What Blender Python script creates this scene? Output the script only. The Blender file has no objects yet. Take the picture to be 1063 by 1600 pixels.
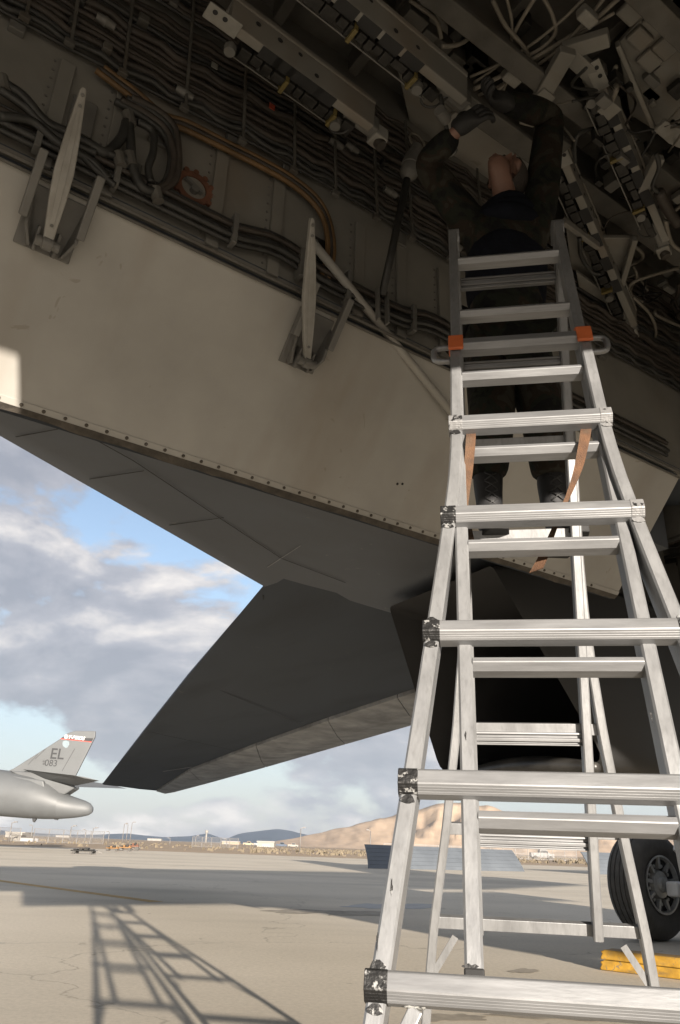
import bpy, bmesh, math, random
from mathutils import Vector, Matrix
R = math.radians
rnd = random.Random(7)
scene = bpy.context.scene
COL = scene.collection

# ------------------------------------------------------------------ camera
F, HZ, ROLL, HC = 1200.0, 1323.0, 0.037, 1.1          # focal length in photo pixels, horizon row, roll, eye height
PITCH = math.atan((HZ - 800) / F)
fwd = Vector((0, math.cos(PITCH), math.sin(PITCH)))
up0 = Vector((0, -math.sin(PITCH), math.cos(PITCH)))
rt0 = Vector((1, 0, 0))
cr, sr = math.cos(ROLL), math.sin(ROLL)
cam_r = rt0 * cr + up0 * sr
cam_u = up0 * cr - rt0 * sr
cd = bpy.data.cameras.new('camera'); cam = bpy.data.objects.new('camera', cd); COL.objects.link(cam)
cam.matrix_world = Matrix((( cam_r.x, cam_u.x, -fwd.x, 0), (cam_r.y, cam_u.y, -fwd.y, 0),
                           (cam_r.z, cam_u.z, -fwd.z, HC), (0, 0, 0, 1)))
cd.sensor_fit = 'VERTICAL'; cd.sensor_height = 36.0; cd.sensor_width = 24.0
cd.lens = 36.0 * F / 1600.0
cd.clip_start = 0.05; cd.clip_end = 20000
scene.camera = cam

# ------------------------------------------------------------------ sun, sky, exposure
SUN_D = Vector((-0.314, 0.949, -0.163)).normalized()     # the way the light travels
sd = bpy.data.lights.new('sun', 'SUN'); sd.energy = 4.6; sd.angle = R(0.55); sd.color = (1.0, 0.90, 0.785)
sun = bpy.data.objects.new('sun', sd); COL.objects.link(sun)
sun.rotation_euler = SUN_D.to_track_quat('-Z', 'Y').to_euler()
scene.view_settings.view_transform = 'Standard'; scene.view_settings.look = 'None'
scene.view_settings.gamma = 1.0; scene.view_settings.use_curve_mapping = False
scene.view_settings.exposure = 1.68
scene.cycles.max_bounces = 6; scene.cycles.diffuse_bounces = 4; scene.cycles.glossy_bounces = 3; scene.cycles.transmission_bounces = 2; scene.cycles.volume_bounces = 0

world = bpy.data.worlds.new('World'); scene.world = world; world.use_nodes = True
def build_world():
    nt = world.node_tree; N = nt.nodes; L = nt.links; N.clear()
    out = N.new('ShaderNodeOutputWorld'); bg = N.new('ShaderNodeBackground'); bg.inputs[1].default_value = 0.14
    sky = N.new('ShaderNodeTexSky'); sky.sky_type = 'NISHITA'; sky.sun_disc = False
    sky.sun_elevation = math.asin(-SUN_D.z)
    sky.sun_rotation = math.atan2(-SUN_D.x, -SUN_D.y)
    sky.altitude = 600; sky.air_density = 1.0; sky.dust_density = 0.6; sky.ozone_density = 1.2
    tc = N.new('ShaderNodeTexCoord'); sep = N.new('ShaderNodeSeparateXYZ'); L.new(tc.outputs['Generated'], sep.inputs[0])
    def M(op, a, b=None, c=None):
        m = N.new('ShaderNodeMath'); m.operation = op
        for i, q in enumerate((a, b, c)):
            if q is None: continue
            if isinstance(q, (int, float)): m.inputs[i].default_value = q
            else: L.new(q, m.inputs[i])
        return m.outputs[0]
    def noise(dz, scale, det, rough, dist=0.0):             # clouds: puffs wider than tall, dz looks a step up the sky
        cb = N.new('ShaderNodeCombineXYZ')
        L.new(M('ADD', sep.outputs[0], CX), cb.inputs[0]); L.new(M('ADD', sep.outputs[1], CY), cb.inputs[1])
        L.new(M('ADD', M('MULTIPLY', sep.outputs[2], 2.1), dz + CZ), cb.inputs[2])
        n = N.new('ShaderNodeTexNoise'); n.inputs['Scale'].default_value = scale; n.inputs['Detail'].default_value = det
        n.inputs['Roughness'].default_value = rough; n.inputs['Distortion'].default_value = dist
        L.new(cb.outputs[0], n.inputs['Vector']); return n.outputs[0]
    CX, CY, CZ = 27.1, -14.38, -0.08
    n1 = noise(0.0, 3.1, 8, 0.58, 0.2)
    n2 = noise(0.07, 3.1, 6, 0.58, 0.2)
    def ramp(fac, stops):
        r = N.new('ShaderNodeValToRGB'); e = r.color_ramp.elements
        e[0].position, e[0].color = stops[0]; e[1].position, e[1].color = stops[-1]
        for p, c in stops[1:-1]:
            k = e.new(p); k.color = c
        L.new(fac, r.inputs[0]); return r.outputs[0]
    cover = ramp(n1, [(0.470, (0, 0, 0, 1)), (0.525, (1, 1, 1, 1))])
    # thick cloud is grey underneath, its sunward crown is lit
    rim = M('ADD', M('MULTIPLY', M('SUBTRACT', n1, n2), 5.5), M('MULTIPLY', M('SUBTRACT', 0.56, n1), 2.2))
    shade = ramp(M('ADD', rim, 0.36), [(0.0, (0.80, 0.83, 0.95, 1)), (0.45, (1.10, 1.10, 1.20, 1)), (1.0, (2.2, 2.05, 1.92, 1))])
    hz = ramp(sep.outputs[2], [(0.0, (1, 1, 1, 1)), (0.30, (0, 0, 0, 1))])
    mixh = N.new('ShaderNodeMix'); mixh.data_type = 'RGBA'; L.new(M('MULTIPLY', hz, 0.88), mixh.inputs[0])
    boost = N.new('ShaderNodeMix'); boost.data_type = 'RGBA'; boost.blend_type = 'MULTIPLY'; boost.inputs[0].default_value = 1.0
    L.new(sky.outputs[0], boost.inputs[6]); boost.inputs[7].default_value = (0.56, 0.51, 0.51, 1)
    L.new(boost.outputs[2], mixh.inputs[6]); mixh.inputs[7].default_value = (0.92, 1.04, 1.27, 1)
    mx = N.new('ShaderNodeMix'); mx.data_type = 'RGBA'
    L.new(M('MULTIPLY', cover, 0.92), mx.inputs[0]); L.new(mixh.outputs[2], mx.inputs[6]); L.new(shade, mx.inputs[7])
    L.new(mx.outputs[2], bg.inputs[0]); L.new(bg.outputs[0], out.inputs[0])
build_world()

# ------------------------------------------------------------------ layout helpers
ANG = R(34.155)                                          # heading of the aircraft's long axis
A = Vector((math.cos(ANG), math.sin(ANG), 0)); B = Vector((-math.sin(ANG), math.cos(ANG), 0))
TC = 1.05                                                # its centre line, metres beyond the photographer
def ray(u, v): return fwd + cam_r * ((u - 531.5) / F) - cam_u * ((v - 800) / F)
def W(u, v, axis, val):                                  # point of the world on the plane axis = val
    d = ray(u, v); o = Vector((0, 0, HC)); k = (val - o[axis]) / d[axis]; return o + d * k
def Lc(u, v, axis, val):                                 # the same in the aircraft's own frame (aft, starboard, up)
    d = ray(u, v); q = Vector((d.dot(A), d.dot(B), d.z)); o = Vector((0, -TC, HC)); k = (val - o[axis]) / q[axis]; return o + q * k
def ac2w(p): return A * p[0] + B * (p[1] + TC) + Vector((0, 0, p[2]))

# ------------------------------------------------------------------ materials
MATS = {}
def mat(name, col, rough=0.6, metal=0.0, var=0.15, scale=6.0, bump=0.0, bscale=60.0, spec=0.5, streak=None, col2=None, thr=None, stretch=None, det=5, coords='Object', spots=None):
    if name in MATS: return MATS[name]
    m = bpy.data.materials.new(name); m.use_nodes = True; MATS[name] = m
    nt = m.node_tree; N = nt.nodes; L = nt.links; bs = N['Principled BSDF']
    bs.inputs['Roughness'].default_value = rough; bs.inputs['Metallic'].default_value = metal
    bs.inputs['Specular IOR Level'].default_value = spec
    tc = N.new('ShaderNodeTexCoord'); mp = N.new('ShaderNodeMapping')
    L.new(tc.outputs[coords], mp.inputs[0])
    if stretch: mp.inputs['Scale'].default_value = stretch
    n = N.new('ShaderNodeTexNoise'); n.inputs['Scale'].default_value = scale; n.inputs['Detail'].default_value = det
    n.inputs['Roughness'].default_value = 0.62; L.new(mp.outputs[0], n.inputs['Vector'])
    r = N.new('ShaderNodeValToRGB'); e = r.color_ramp.elements
    a = [max(0, c * (1 - var)) for c in col]; b = [c * (1 + var) for c in col]
    if col2: a = list(col); b = list(col2)
    lo, hi = thr or (0.32, 0.68)
    e[0].position = lo; e[1].position = hi; e[0].color = (*a, 1); e[1].color = (*b, 1)
    L.new(n.outputs[0], r.inputs[0]); colout = r.outputs[0]
    if streak:                                           # runs of grime: (colour, scale vector, strength)
        mp2 = N.new('ShaderNodeMapping'); mp2.inputs['Scale'].default_value = streak[1]; L.new(tc.outputs[coords], mp2.inputs[0])
        n2 = N.new('ShaderNodeTexNoise'); n2.inputs['Scale'].default_value = 1.0; n2.inputs['Detail'].default_value = 6
        L.new(mp2.outputs[0], n2.inputs['Vector'])
        r2 = N.new('ShaderNodeValToRGB'); r2.color_ramp.elements[0].position = 0.52; r2.color_ramp.elements[1].position = 0.78
        L.new(n2.outputs[0], r2.inputs[0])
        mu = N.new('ShaderNodeMath'); mu.operation = 'MULTIPLY'; mu.inputs[1].default_value = streak[2]; L.new(r2.outputs[0], mu.inputs[0])
        mx = N.new('ShaderNodeMix'); mx.data_type = 'RGBA'; L.new(mu.outputs[0], mx.inputs[0]); L.new(colout, mx.inputs[6])
        mx.inputs[7].default_value = (*streak[0], 1); colout = mx.outputs[2]
    if spots:                                            # small scuffs and specks: (scale, threshold, colour, strength)
        n3 = N.new('ShaderNodeTexNoise'); n3.inputs['Scale'].default_value = spots[0]; n3.inputs['Detail'].default_value = 3; n3.inputs['Distortion'].default_value = 1.2
        L.new(tc.outputs[coords], n3.inputs['Vector'])
        r3 = N.new('ShaderNodeValToRGB'); r3.color_ramp.elements[0].position = spots[1]; r3.color_ramp.elements[1].position = spots[1] + 0.03; L.new(n3.outputs[0], r3.inputs[0])
        m3 = N.new('ShaderNodeMath'); m3.operation = 'MULTIPLY'; m3.inputs[1].default_value = spots[3]; L.new(r3.outputs[0], m3.inputs[0])
        x3 = N.new('ShaderNodeMix'); x3.data_type = 'RGBA'; L.new(m3.outputs[0], x3.inputs[0]); L.new(colout, x3.inputs[6]); x3.inputs[7].default_value = (*spots[2], 1); colout = x3.outputs[2]
    L.new(colout, bs.inputs['Base Color'])
    rr = N.new('ShaderNodeMapRange'); rr.inputs[3].default_value = max(0.05, rough - 0.1); rr.inputs[4].default_value = min(1, rough + 0.12)
    L.new(n.outputs[0], rr.inputs[0]); L.new(rr.outputs[0], bs.inputs['Roughness'])
    if bump:
        nb = N.new('ShaderNodeTexNoise'); nb.inputs['Scale'].default_value = bscale; nb.inputs['Detail'].default_value = 4
        L.new(mp.outputs[0], nb.inputs['Vector'])
        bp = N.new('ShaderNodeBump'); bp.inputs['Strength'].default_value = bump; bp.inputs['Distance'].default_value = 0.01
        L.new(nb.outputs[0], bp.inputs['Height']); L.new(bp.outputs[0], bs.inputs['Normal'])
    return m
ALU = mat('aluminium', (0.222, 0.225, 0.228), 0.42, 0.5, 0.16, 9, 0.04, 90, streak=((0.12, 0.12, 0.12), (120, 120, 5), 0.45), stretch=(2,2,0.35))
ALU_R = mat('ribbed_aluminium', (0.212, 0.215, 0.219), 0.44, 0.5, 0.18, 12, 0.04, 90, streak=((0.11, 0.11, 0.11), (5, 130, 130), 0.45), stretch=(0.35,2,2))
BLACKPAINT = mat('scuffed_black_paint', (0.010, 0.010, 0.010), 0.5, 0.2, col2=(0.24, 0.24, 0.235), scale=70, thr=(0.57, 0.63), bump=0.3, bscale=90)
BLACKPAINT2 = mat('worn_joint_paint', (0.20, 0.20, 0.20), 0.5, 0.4, col2=(0.012, 0.012, 0.012), scale=60, thr=(0.56, 0.62), bump=0.2, bscale=90)
RUBBER = mat('black_rubber', (0.012, 0.012, 0.012), 0.75, 0, 0.3, 30, 0.1)
ORANGE = mat('orange_plastic', (0.42, 0.10, 0.03), 0.5, 0, 0.2, 14)
WEB = mat('orange_webbing', (0.09, 0.043, 0.020), 0.85, 0, 0.3, 35, 0.4, 300, streak=((0.08, 0.07, 0.05), (9, 9, 4), 0.8))
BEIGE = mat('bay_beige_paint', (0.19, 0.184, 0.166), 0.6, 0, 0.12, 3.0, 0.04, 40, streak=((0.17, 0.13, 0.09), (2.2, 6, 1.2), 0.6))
DOORP = mat('door_cream_paint', (0.325, 0.317, 0.295), 0.52, 0, 0.15, 1.1, 0.04, 25, spots=(7.0, 0.70, (0.20,0.175,0.14), 0.5), streak=((0.20, 0.16, 0.115), (2.6, 0.55, 0.55), 0.55))
BEIGE_L = mat('link_paint', (0.27, 0.262, 0.24), 0.55, 0, 0.15, 6, 0.05, 50, streak=((0.10, 0.09, 0.07), (8, 8, 3), 0.6))
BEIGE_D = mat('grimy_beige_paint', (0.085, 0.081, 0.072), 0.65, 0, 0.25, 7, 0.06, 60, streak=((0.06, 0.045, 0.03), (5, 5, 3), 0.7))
BRACK = mat('bracket_grey_paint', (0.13, 0.127, 0.118), 0.55, 0.1, 0.15, 8, 0.03, 60)
DARKM = mat('dark_mechanism', (0.022, 0.021, 0.019), 0.5, 0.3, 0.6, 22, 0.2, 80)
CABLE_B = mat('brown_cable', (0.040, 0.033, 0.027), 0.6, 0, 0.35, 10, 0.1, 120)
CABLE_K = mat('black_hose', (0.03, 0.03, 0.028), 0.5, 0, 0.4, 12, 0.1, 120)
CABLE_Y = mat('ochre_hose', (0.12, 0.07, 0.028), 0.6, 0, 0.3, 10, 0.1, 120)
CABLE_W = mat('pale_wire', (0.17, 0.155, 0.13), 0.6, 0, 0.2, 10)
YELLOWT = mat('yellow_tab', (0.13, 0.10, 0.03), 0.55, 0, 0.2, 18)
REDT = mat('red_tag', (0.35, 0.06, 0.03), 0.6, 0, 0.2, 18)
GUN = mat('gunship_grey', (0.072, 0.080, 0.092), 0.55, 0, 0.16, 1.2, 0.03, 25, spots=(9.0, 0.71, (0.14,0.14,0.14), 0.6), streak=((0.055, 0.055, 0.056), (0.6, 2.5, 1), 0.45))
GUN_W = mat('worn_grey_flap', (0.27, 0.275, 0.28), 0.7, 0, 0.35, 2.2, 0.1, 12, streak=((0.10, 0.10, 0.10), (0.6, 3, 3), 0.7))
GUN_D = mat('dark_grey_skin', (0.050, 0.058, 0.070), 0.66, 0, 0.12, 0.8, 0.02, 20, spec=0.22, streak=((0.024, 0.026, 0.029), (1.5, 0.5, 1), 0.5), spots=(5.0, 0.72, (0.09,0.09,0.09), 0.5))
SEAM = mat('panel_seam', (0.02, 0.02, 0.02), 0.8, 0, 0.2, 10)
SEAM2 = mat('faint_seam', (0.034, 0.038, 0.045), 0.8, 0, 0.2, 10)
SEAL = mat('door_seal', (0.06, 0.052, 0.042), 0.8, 0, 0.5, 14, 0.5, 30)
SCRATCH = mat('bare_scratch', (0.5, 0.5, 0.5), 0.5, 0.2, 0.2, 10)
INTAKE = mat('intake_black', (0.012, 0.012, 0.013), 0.65, 0, 0.3, 4)
LIPM = mat('intake_lip', (0.035, 0.033, 0.03), 0.35, 0.3, 0.4, 5, streak=((0.22, 0.2, 0.17), (2, 2, 2), 0.4))
NACM = mat('nacelle_charcoal', (0.018, 0.018, 0.018), 0.55, 0, 0.2, 2)
BROWN_R = mat('rust_brown', (0.14, 0.06, 0.035), 0.7, 0, 0.3, 14)
RACKW = mat('rack_end_paint', (0.24, 0.235, 0.215), 0.5, 0, 0.15, 12, streak=((0.12, 0.10, 0.08), (9, 9, 9), 0.6))
WHITEP = mat('white_paint', (0.7, 0.69, 0.66), 0.5, 0, 0.08, 8)
TYRE = mat('tyre_rubber', (0.07, 0.066, 0.06), 0.82, 0, 0.25, 9, 0.2, 90)
RIMM = mat('wheel_rim', (0.42, 0.42, 0.40), 0.4, 0.5, 0.2, 12)
YELW = mat('yellow_chock_paint', (0.30, 0.165, 0.015), 0.65, 0, 0.25, 10, 0.15, 40, streak=((0.10, 0.07, 0.03), (5, 5, 14), 0.8), spots=(22, 0.64, (0.12,0.10,0.07), 0.8))
BLAST = mat('blast_panel_grey', (0.105, 0.118, 0.132), 0.6, 0.1, 0.12, 0.8, 0.03, 6)
SKIN = mat('skin', (0.17, 0.095, 0.07), 0.55, 0, 0.12, 14)
HAIR = mat('cropped_hair', (0.03, 0.024, 0.02), 0.8, 0, 0.4, 60, 0.4, 260)
GLOVE = mat('black_glove', (0.010, 0.010, 0.010), 0.7, 0, 0.3, 20, 0.15, 90)
BOOT = mat('black_boot_leather', (0.010, 0.010, 0.011), 0.6, 0, 0.3, 16, 0.1, 60)
LACE = mat('boot_lace', (0.03, 0.03, 0.03), 0.6, 0, 0.2, 30)
VEST = mat('navy_vest', (0.006, 0.007, 0.011), 0.9, 0, 0.3, 14, 0.3, 40, spec=0.1)
GR_L = mat('pale_aircraft_grey', (0.088, 0.093, 0.096), 0.55, 0, 0.1, 0.35, streak=((0.06, 0.06, 0.06), (0.15, 0.15, 0.8), 0.5))
GR_D = mat('mark_grey', (0.018, 0.019, 0.021), 0.6, 0, 0.1, 3)
BANDK = mat('fin_band_black', (0.02, 0.02, 0.022), 0.5, 0, 0.1, 3)
BANDR = mat('fin_band_red', (0.5, 0.05, 0.03), 0.5, 0, 0.1, 3)
CREST = mat('crest_pale_blue', (0.16, 0.20, 0.22), 0.5, 0, 0.1, 3)
POLE = mat('pole_steel', (0.16, 0.15, 0.14), 0.6, 0.2, 0.1, 3)
BLDW = mat('building_white', (0.24, 0.225, 0.20), 0.7, 0, 0.06, 0.2)
BLDT = mat('building_tan', (0.3, 0.24, 0.17), 0.8, 0, 0.1, 0.2)
ROOFM = mat('roof_grey', (0.25, 0.25, 0.25), 0.7, 0, 0.1, 0.2)
GLASS = mat('dark_glass', (0.02, 0.025, 0.03), 0.15, 0, 0.1, 2)
CARTY = mat('cart_orange', (0.20, 0.105, 0.035), 0.6, 0, 0.15, 2)
FENCEM = mat('fence_steel', (0.22, 0.21, 0.20), 0.6, 0.3, 0.1, 1)
LINEY = mat('yellow_line_paint', (0.42, 0.26, 0.07), 0.7, 0, 0.25, 3, streak=((0.14, 0.12, 0.1), (1.5, 6, 1), 0.7))
def camo():
    m = bpy.data.materials.new('woodland_camouflage'); m.use_nodes = True; nt = m.node_tree; N = nt.nodes; L = nt.links; bs = N['Principled BSDF']
    bs.inputs['Roughness'].default_value = 0.9; bs.inputs['Specular IOR Level'].default_value = 0.2
    tc = N.new('ShaderNodeTexCoord'); n = N.new('ShaderNodeTexNoise'); n.inputs['Scale'].default_value = 9; n.inputs['Detail'].default_value = 2.5
    n.inputs['Distortion'].default_value = 0.8; L.new(tc.outputs['Object'], n.inputs['Vector'])
    r = N.new('ShaderNodeValToRGB'); r.color_ramp.interpolation = 'CONSTANT'; e = r.color_ramp.elements
    e[0].position = 0; e[0].color = (0.006, 0.006, 0.006, 1); e[1].position = 0.44; e[1].color = (0.011, 0.013, 0.009, 1)
    for p, c in ((0.53, (0.018, 0.013, 0.009, 1)), (0.61, (0.026, 0.024, 0.018, 1))):
        k = e.new(p); k.color = c
    L.new(n.outputs[0], r.inputs[0]); L.new(r.outputs[0], bs.inputs['Base Color'])
    nb = N.new('ShaderNodeTexNoise'); nb.inputs['Scale'].default_value = 14; nb.inputs['Detail'].default_value = 5; L.new(tc.outputs['Object'], nb.inputs['Vector'])
    bp = N.new('ShaderNodeBump'); bp.inputs['Strength'].default_value = 0.7; bp.inputs['Distance'].default_value = 0.03
    L.new(nb.outputs[0], bp.inputs['Height']); L.new(bp.outputs[0], bs.inputs['Normal'])
    return m
CAMO = camo()

# ------------------------------------------------------------------ mesh helpers
class MB:
    def __init__(s): s.v = []; s.f = []
    def add(s, vs, fs):
        b = len(s.v); s.v += [tuple(p) for p in vs]; s.f += [[i + b for i in q] for q in fs]; return s
    def box(s, x0, x1, y0, y1, z0, z1):
        return s.add([(x0,y0,z0),(x1,y0,z0),(x1,y1,z0),(x0,y1,z0),(x0,y0,z1),(x1,y0,z1),(x1,y1,z1),(x0,y1,z1)],
                     [(0,3,2,1),(4,5,6,7),(0,1,5,4),(1,2,6,5),(2,3,7,6),(3,0,4,7)])
    def obox(s, o, ex, ey, ez, x0, x1, y0, y1, z0, z1):   # box in an oriented frame
        o = Vector(o); P = [o + ex*x + ey*y + ez*z for x, y, z in ((x0,y0,z0),(x1,y0,z0),(x1,y1,z0),(x0,y1,z0),(x0,y0,z1),(x1,y0,z1),(x1,y1,z1),(x0,y1,z1))]
        return s.add(P, [(0,3,2,1),(4,5,6,7),(0,1,5,4),(1,2,6,5),(2,3,7,6),(3,0,4,7)])
    def beam(s, p0, p1, w, d, side):                      # bar from p0 to p1, w along side, d across
        p0 = Vector(p0); p1 = Vector(p1); ez = (p1 - p0); l = ez.length; ez.normalize()
        ex = Vector(side); ex = (ex - ez * ex.dot(ez)).normalized(); ey = ez.cross(ex)
        return s.obox(p0, ex, ey, ez, -w/2, w/2, -d/2, d/2, 0, l)
    def prism(s, poly, ext):                              # 3-D outline pushed along ext
        ext = Vector(ext); n = len(poly); P = [Vector(p) for p in poly]
        return s.add(P + [p + ext for p in P], [list(range(n))[::-1], list(range(n, 2*n))] + [(i, (i+1) % n, n + (i+1) % n, n + i) for i in range(n)])
    def tube(s, pts, r, n=8, caps=True):
        pts = [Vector(p) for p in pts]; m = len(pts); b = len(s.v); prev = None
        rr = r if isinstance(r, (list, tuple)) else [r] * m
        for i, p in enumerate(pts):
            t = (pts[min(i+1, m-1)] - pts[max(i-1, 0)]).normalized()
            ref = prev if prev is not None else (Vector((0,0,1)) if abs(t.z) < 0.9 else Vector((1,0,0)))
            ex = (ref - t * ref.dot(t)); ex = ex.normalized() if ex.length > 1e-6 else t.orthogonal().normalized(); ey = t.cross(ex); prev = ex
            for k in range(n):
                a = 2*math.pi*k/n; s.v.append(tuple(p + (ex*math.cos(a) + ey*math.sin(a)) * rr[i]))
        for i in range(m-1):
            for k in range(n): s.f.append([b+i*n+k, b+i*n+(k+1)%n, b+(i+1)*n+(k+1)%n, b+(i+1)*n+k])
        if caps: s.f.append([b+k for k in range(n)][::-1]); s.f.append([b+(m-1)*n+k for k in range(n)])
        return s
    def lathe(s, prof, o, axis, n=24):                    # prof: (radius, height along axis)
        o = Vector(o); ez = Vector(axis).normalized(); ex = ez.orthogonal().normalized(); ey = ez.cross(ex); b = len(s.v); m = len(prof)
        for rad, h in prof:
            for k in range(n):
                a = 2*math.pi*k/n; s.v.append(tuple(o + ez*h + (ex*math.cos(a) + ey*math.sin(a)) * rad))
        for i in range(m-1):
            for k in range(n): s.f.append([b+i*n+k, b+i*n+(k+1)%n, b+(i+1)*n+(k+1)%n, b+(i+1)*n+k])
        return s
    def loft(s, rings, closed=True, caps=True):
        b = len(s.v); n = len(rings[0]); m = len(rings)
        for rg in rings: s.v += [tuple(p) for p in rg]
        for i in range(m-1):
            for k in range(n if closed else n-1): s.f.append([b+i*n+k, b+i*n+(k+1)%n, b+(i+1)*n+(k+1)%n, b+(i+1)*n+k])
        if caps and closed: s.f.append([b+k for k in range(n)][::-1]); s.f.append([b+(m-1)*n+k for k in range(n)])
        return s
    def mesh(s, name, m, smooth=False):
        me = bpy.data.meshes.new(name); me.from_pydata(s.v, [], s.f); me.validate()
        bm = bmesh.new(); bm.from_mesh(me); bmesh.ops.recalc_face_normals(bm, faces=bm.faces); bm.to_mesh(me); bm.free()
        if m: me.materials.append(m)
        if smooth:
            for p in me.polygons: p.use_smooth = True
        return me
    def build(s, name, m, parent=None, smooth=False, bevel=0, auto=None):
        o = bpy.data.objects.new(name, s.mesh(name, m, smooth or auto is not None)); COL.objects.link(o); o.parent = parent
        if auto is not None: o.data.set_sharp_from_angle(angle=R(auto))
        if bevel:
            bv = o.modifiers.new('bevel', 'BEVEL'); bv.width = bevel; bv.segments = 2; bv.limit_method = 'ANGLE'; bv.angle_limit = R(40)
        return o
def inst(name, me, parent, loc=None, mtx=None):
    o = bpy.data.objects.new(name, me); COL.objects.link(o); o.parent = parent
    if mtx is not None: o.matrix_local = mtx
    elif loc is not None: o.location = loc
    return o
def tag(o, label=None, cat=None, group=None, kind=None):
    for k, q in (('label', label), ('category', cat), ('group', group), ('kind', kind)):
        if q: o[k] = q
    return o
def empty(name, loc, rz=0.0, mtx=None):
    o = bpy.data.objects.new(name, None); COL.objects.link(o); o.empty_display_size = 0.2
    if mtx is not None: o.matrix_world = mtx
    else: o.location = loc; o.rotation_euler = (0, 0, rz)
    return o
def smooth_path(pts, k=6):                                # Catmull-Rom through the points
    P = [Vector(p) for p in pts]; out = []
    for i in range(len(P)-1):
        a = P[max(i-1,0)]; b = P[i]; c = P[i+1]; d = P[min(i+2,len(P)-1)]
        for j in range(k):
            t = j/k; out.append(0.5*((2*b)+(c-a)*t+(2*a-5*b+4*c-d)*t*t+(3*b-a-3*c+d)*t**3))
    out.append(P[-1]); return out
from mathutils import noise as mn

# ------------------------------------------------------------------ ground
def concrete():
    m = bpy.data.materials.new('apron_concrete'); m.use_nodes = True; nt = m.node_tree; N = nt.nodes; L = nt.links; bs = N['Principled BSDF']
    tc = N.new('ShaderNodeTexCoord')
    def nz(scale, det, st=(1,1,1), rough=0.6, off=(0,0,0), dist=0):
        mp = N.new('ShaderNodeMapping'); mp.inputs['Scale'].default_value = st; mp.inputs['Location'].default_value = off; L.new(tc.outputs['Object'], mp.inputs[0])
        n = N.new('ShaderNodeTexNoise'); n.inputs['Scale'].default_value = scale; n.inputs['Detail'].default_value = det; n.inputs['Roughness'].default_value = rough
        n.inputs['Distortion'].default_value = dist; L.new(mp.outputs[0], n.inputs['Vector']); return n.outputs[0]
    def rmp(f, a, b, ca, cb):
        r = N.new('ShaderNodeValToRGB'); e = r.color_ramp.elements; e[0].position = a; e[1].position = b; e[0].color = (*ca, 1); e[1].color = (*cb, 1); L.new(f, r.inputs[0]); return r.outputs[0]
    def mix(f, a, b, mode='MIX', const=None):
        x = N.new('ShaderNodeMix'); x.data_type = 'RGBA'; x.blend_type = mode
        if const is not None: x.inputs[0].default_value = const
        else: L.new(f, x.inputs[0])
        L.new(a, x.inputs[6])
        if isinstance(b, tuple): x.inputs[7].default_value = (*b, 1)
        else: L.new(b, x.inputs[7])
        return x.outputs[2]
    c = rmp(nz(0.22, 7), 0.3, 0.7, (0.48, 0.425, 0.335), (0.58, 0.515, 0.415))
    c = mix(None, c, rmp(nz(22, 7, rough=0.8), 0.3, 0.7, (0.80, 0.80, 0.80), (1.14, 1.14, 1.14)), 'MULTIPLY', 1.0)
    st = rmp(nz(0.5, 5, (1, 1.5, 1), 0.6, (3.1, 7.7, 0), 0.6), 0.66, 0.72, (0, 0, 0), (1, 1, 1))      # old oil drips
    mu = N.new('ShaderNodeMath'); mu.operation = 'MULTIPLY'; mu.inputs[1].default_value = 0.3; L.new(st, mu.inputs[0])
    c = mix(mu.outputs[0], c, (0.13, 0.11, 0.085))
    tr = rmp(nz(0.1, 4, (0.35, 2.2, 1), 0.5, (1.3, 2.2, 0)), 0.5, 0.62, (0, 0, 0), (1, 1, 1))          # darker tyre-worn lanes
    mu2 = N.new('ShaderNodeMath'); mu2.operation = 'MULTIPLY'; mu2.inputs[1].default_value = 0.25; L.new(tr, mu2.inputs[0])
    c = mix(mu2.outputs[0], c, (0.24, 0.215, 0.18))
    sp_ = rmp(nz(3.2, 3, (1, 1, 1), 0.5, (5, 1, 0), 1.0), 0.70, 0.76, (0, 0, 0), (0.45, 0.45, 0.45)); c = mix(sp_, c, (0.22, 0.19, 0.15))
    cr_ = N.new('ShaderNodeTexVoronoi'); cr_.feature = 'DISTANCE_TO_EDGE'; cr_.inputs['Scale'].default_value = 0.16; wv = N.new('ShaderNodeMix'); wv.data_type = 'VECTOR'; wv.inputs[0].default_value = 0.04
    nn_ = N.new('ShaderNodeTexNoise'); nn_.inputs['Scale'].default_value = 1.5; nn_.inputs['Detail'].default_value = 6; L.new(tc.outputs['Object'], nn_.inputs['Vector'])
    L.new(tc.outputs['Object'], wv.inputs[4]); sc_ = N.new('ShaderNodeVectorMath'); sc_.operation = 'SCALE'; sc_.inputs[3].default_value = 30; L.new(nn_.outputs[1], sc_.inputs[0]); L.new(sc_.outputs[0], wv.inputs[5]); L.new(wv.outputs[1], cr_.inputs['Vector'])
    ck = rmp(cr_.outputs['Distance'], 0.0, 0.0022, (0.5, 0.5, 0.5), (0, 0, 0)); c = mix(ck, c, (0.17, 0.15, 0.12))         # hairline cracks
    L.new(c, bs.inputs['Base Color']); bs.inputs['Roughness'].default_value = 0.85; bs.inputs['Specular IOR Level'].default_value = 0.25
    bp = N.new('ShaderNodeBump'); bp.inputs['Strength'].default_value = 0.25; bp.inputs['Distance'].default_value = 0.004
    L.new(nz(40, 6, rough=0.7), bp.inputs['Height']); L.new(bp.outputs[0], bs.inputs['Normal'])
    return m
SAND = mat('desert_sand', (0.34, 0.26, 0.18), 0.9, 0, 0.12, 0.012, 0.3, 0.4, spec=0.15, streak=((0.20, 0.165, 0.115), (0.004, 0.05, 0.01), 0.6))
HILLM = mat('pale_hill_rock', (0.48, 0.36, 0.255), 0.9, 0, 0.12, 0.02, 0.5, 0.15, spec=0.15, streak=((0.30, 0.22, 0.16), (0.012, 0.012, 0.03), 0.5))
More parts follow.
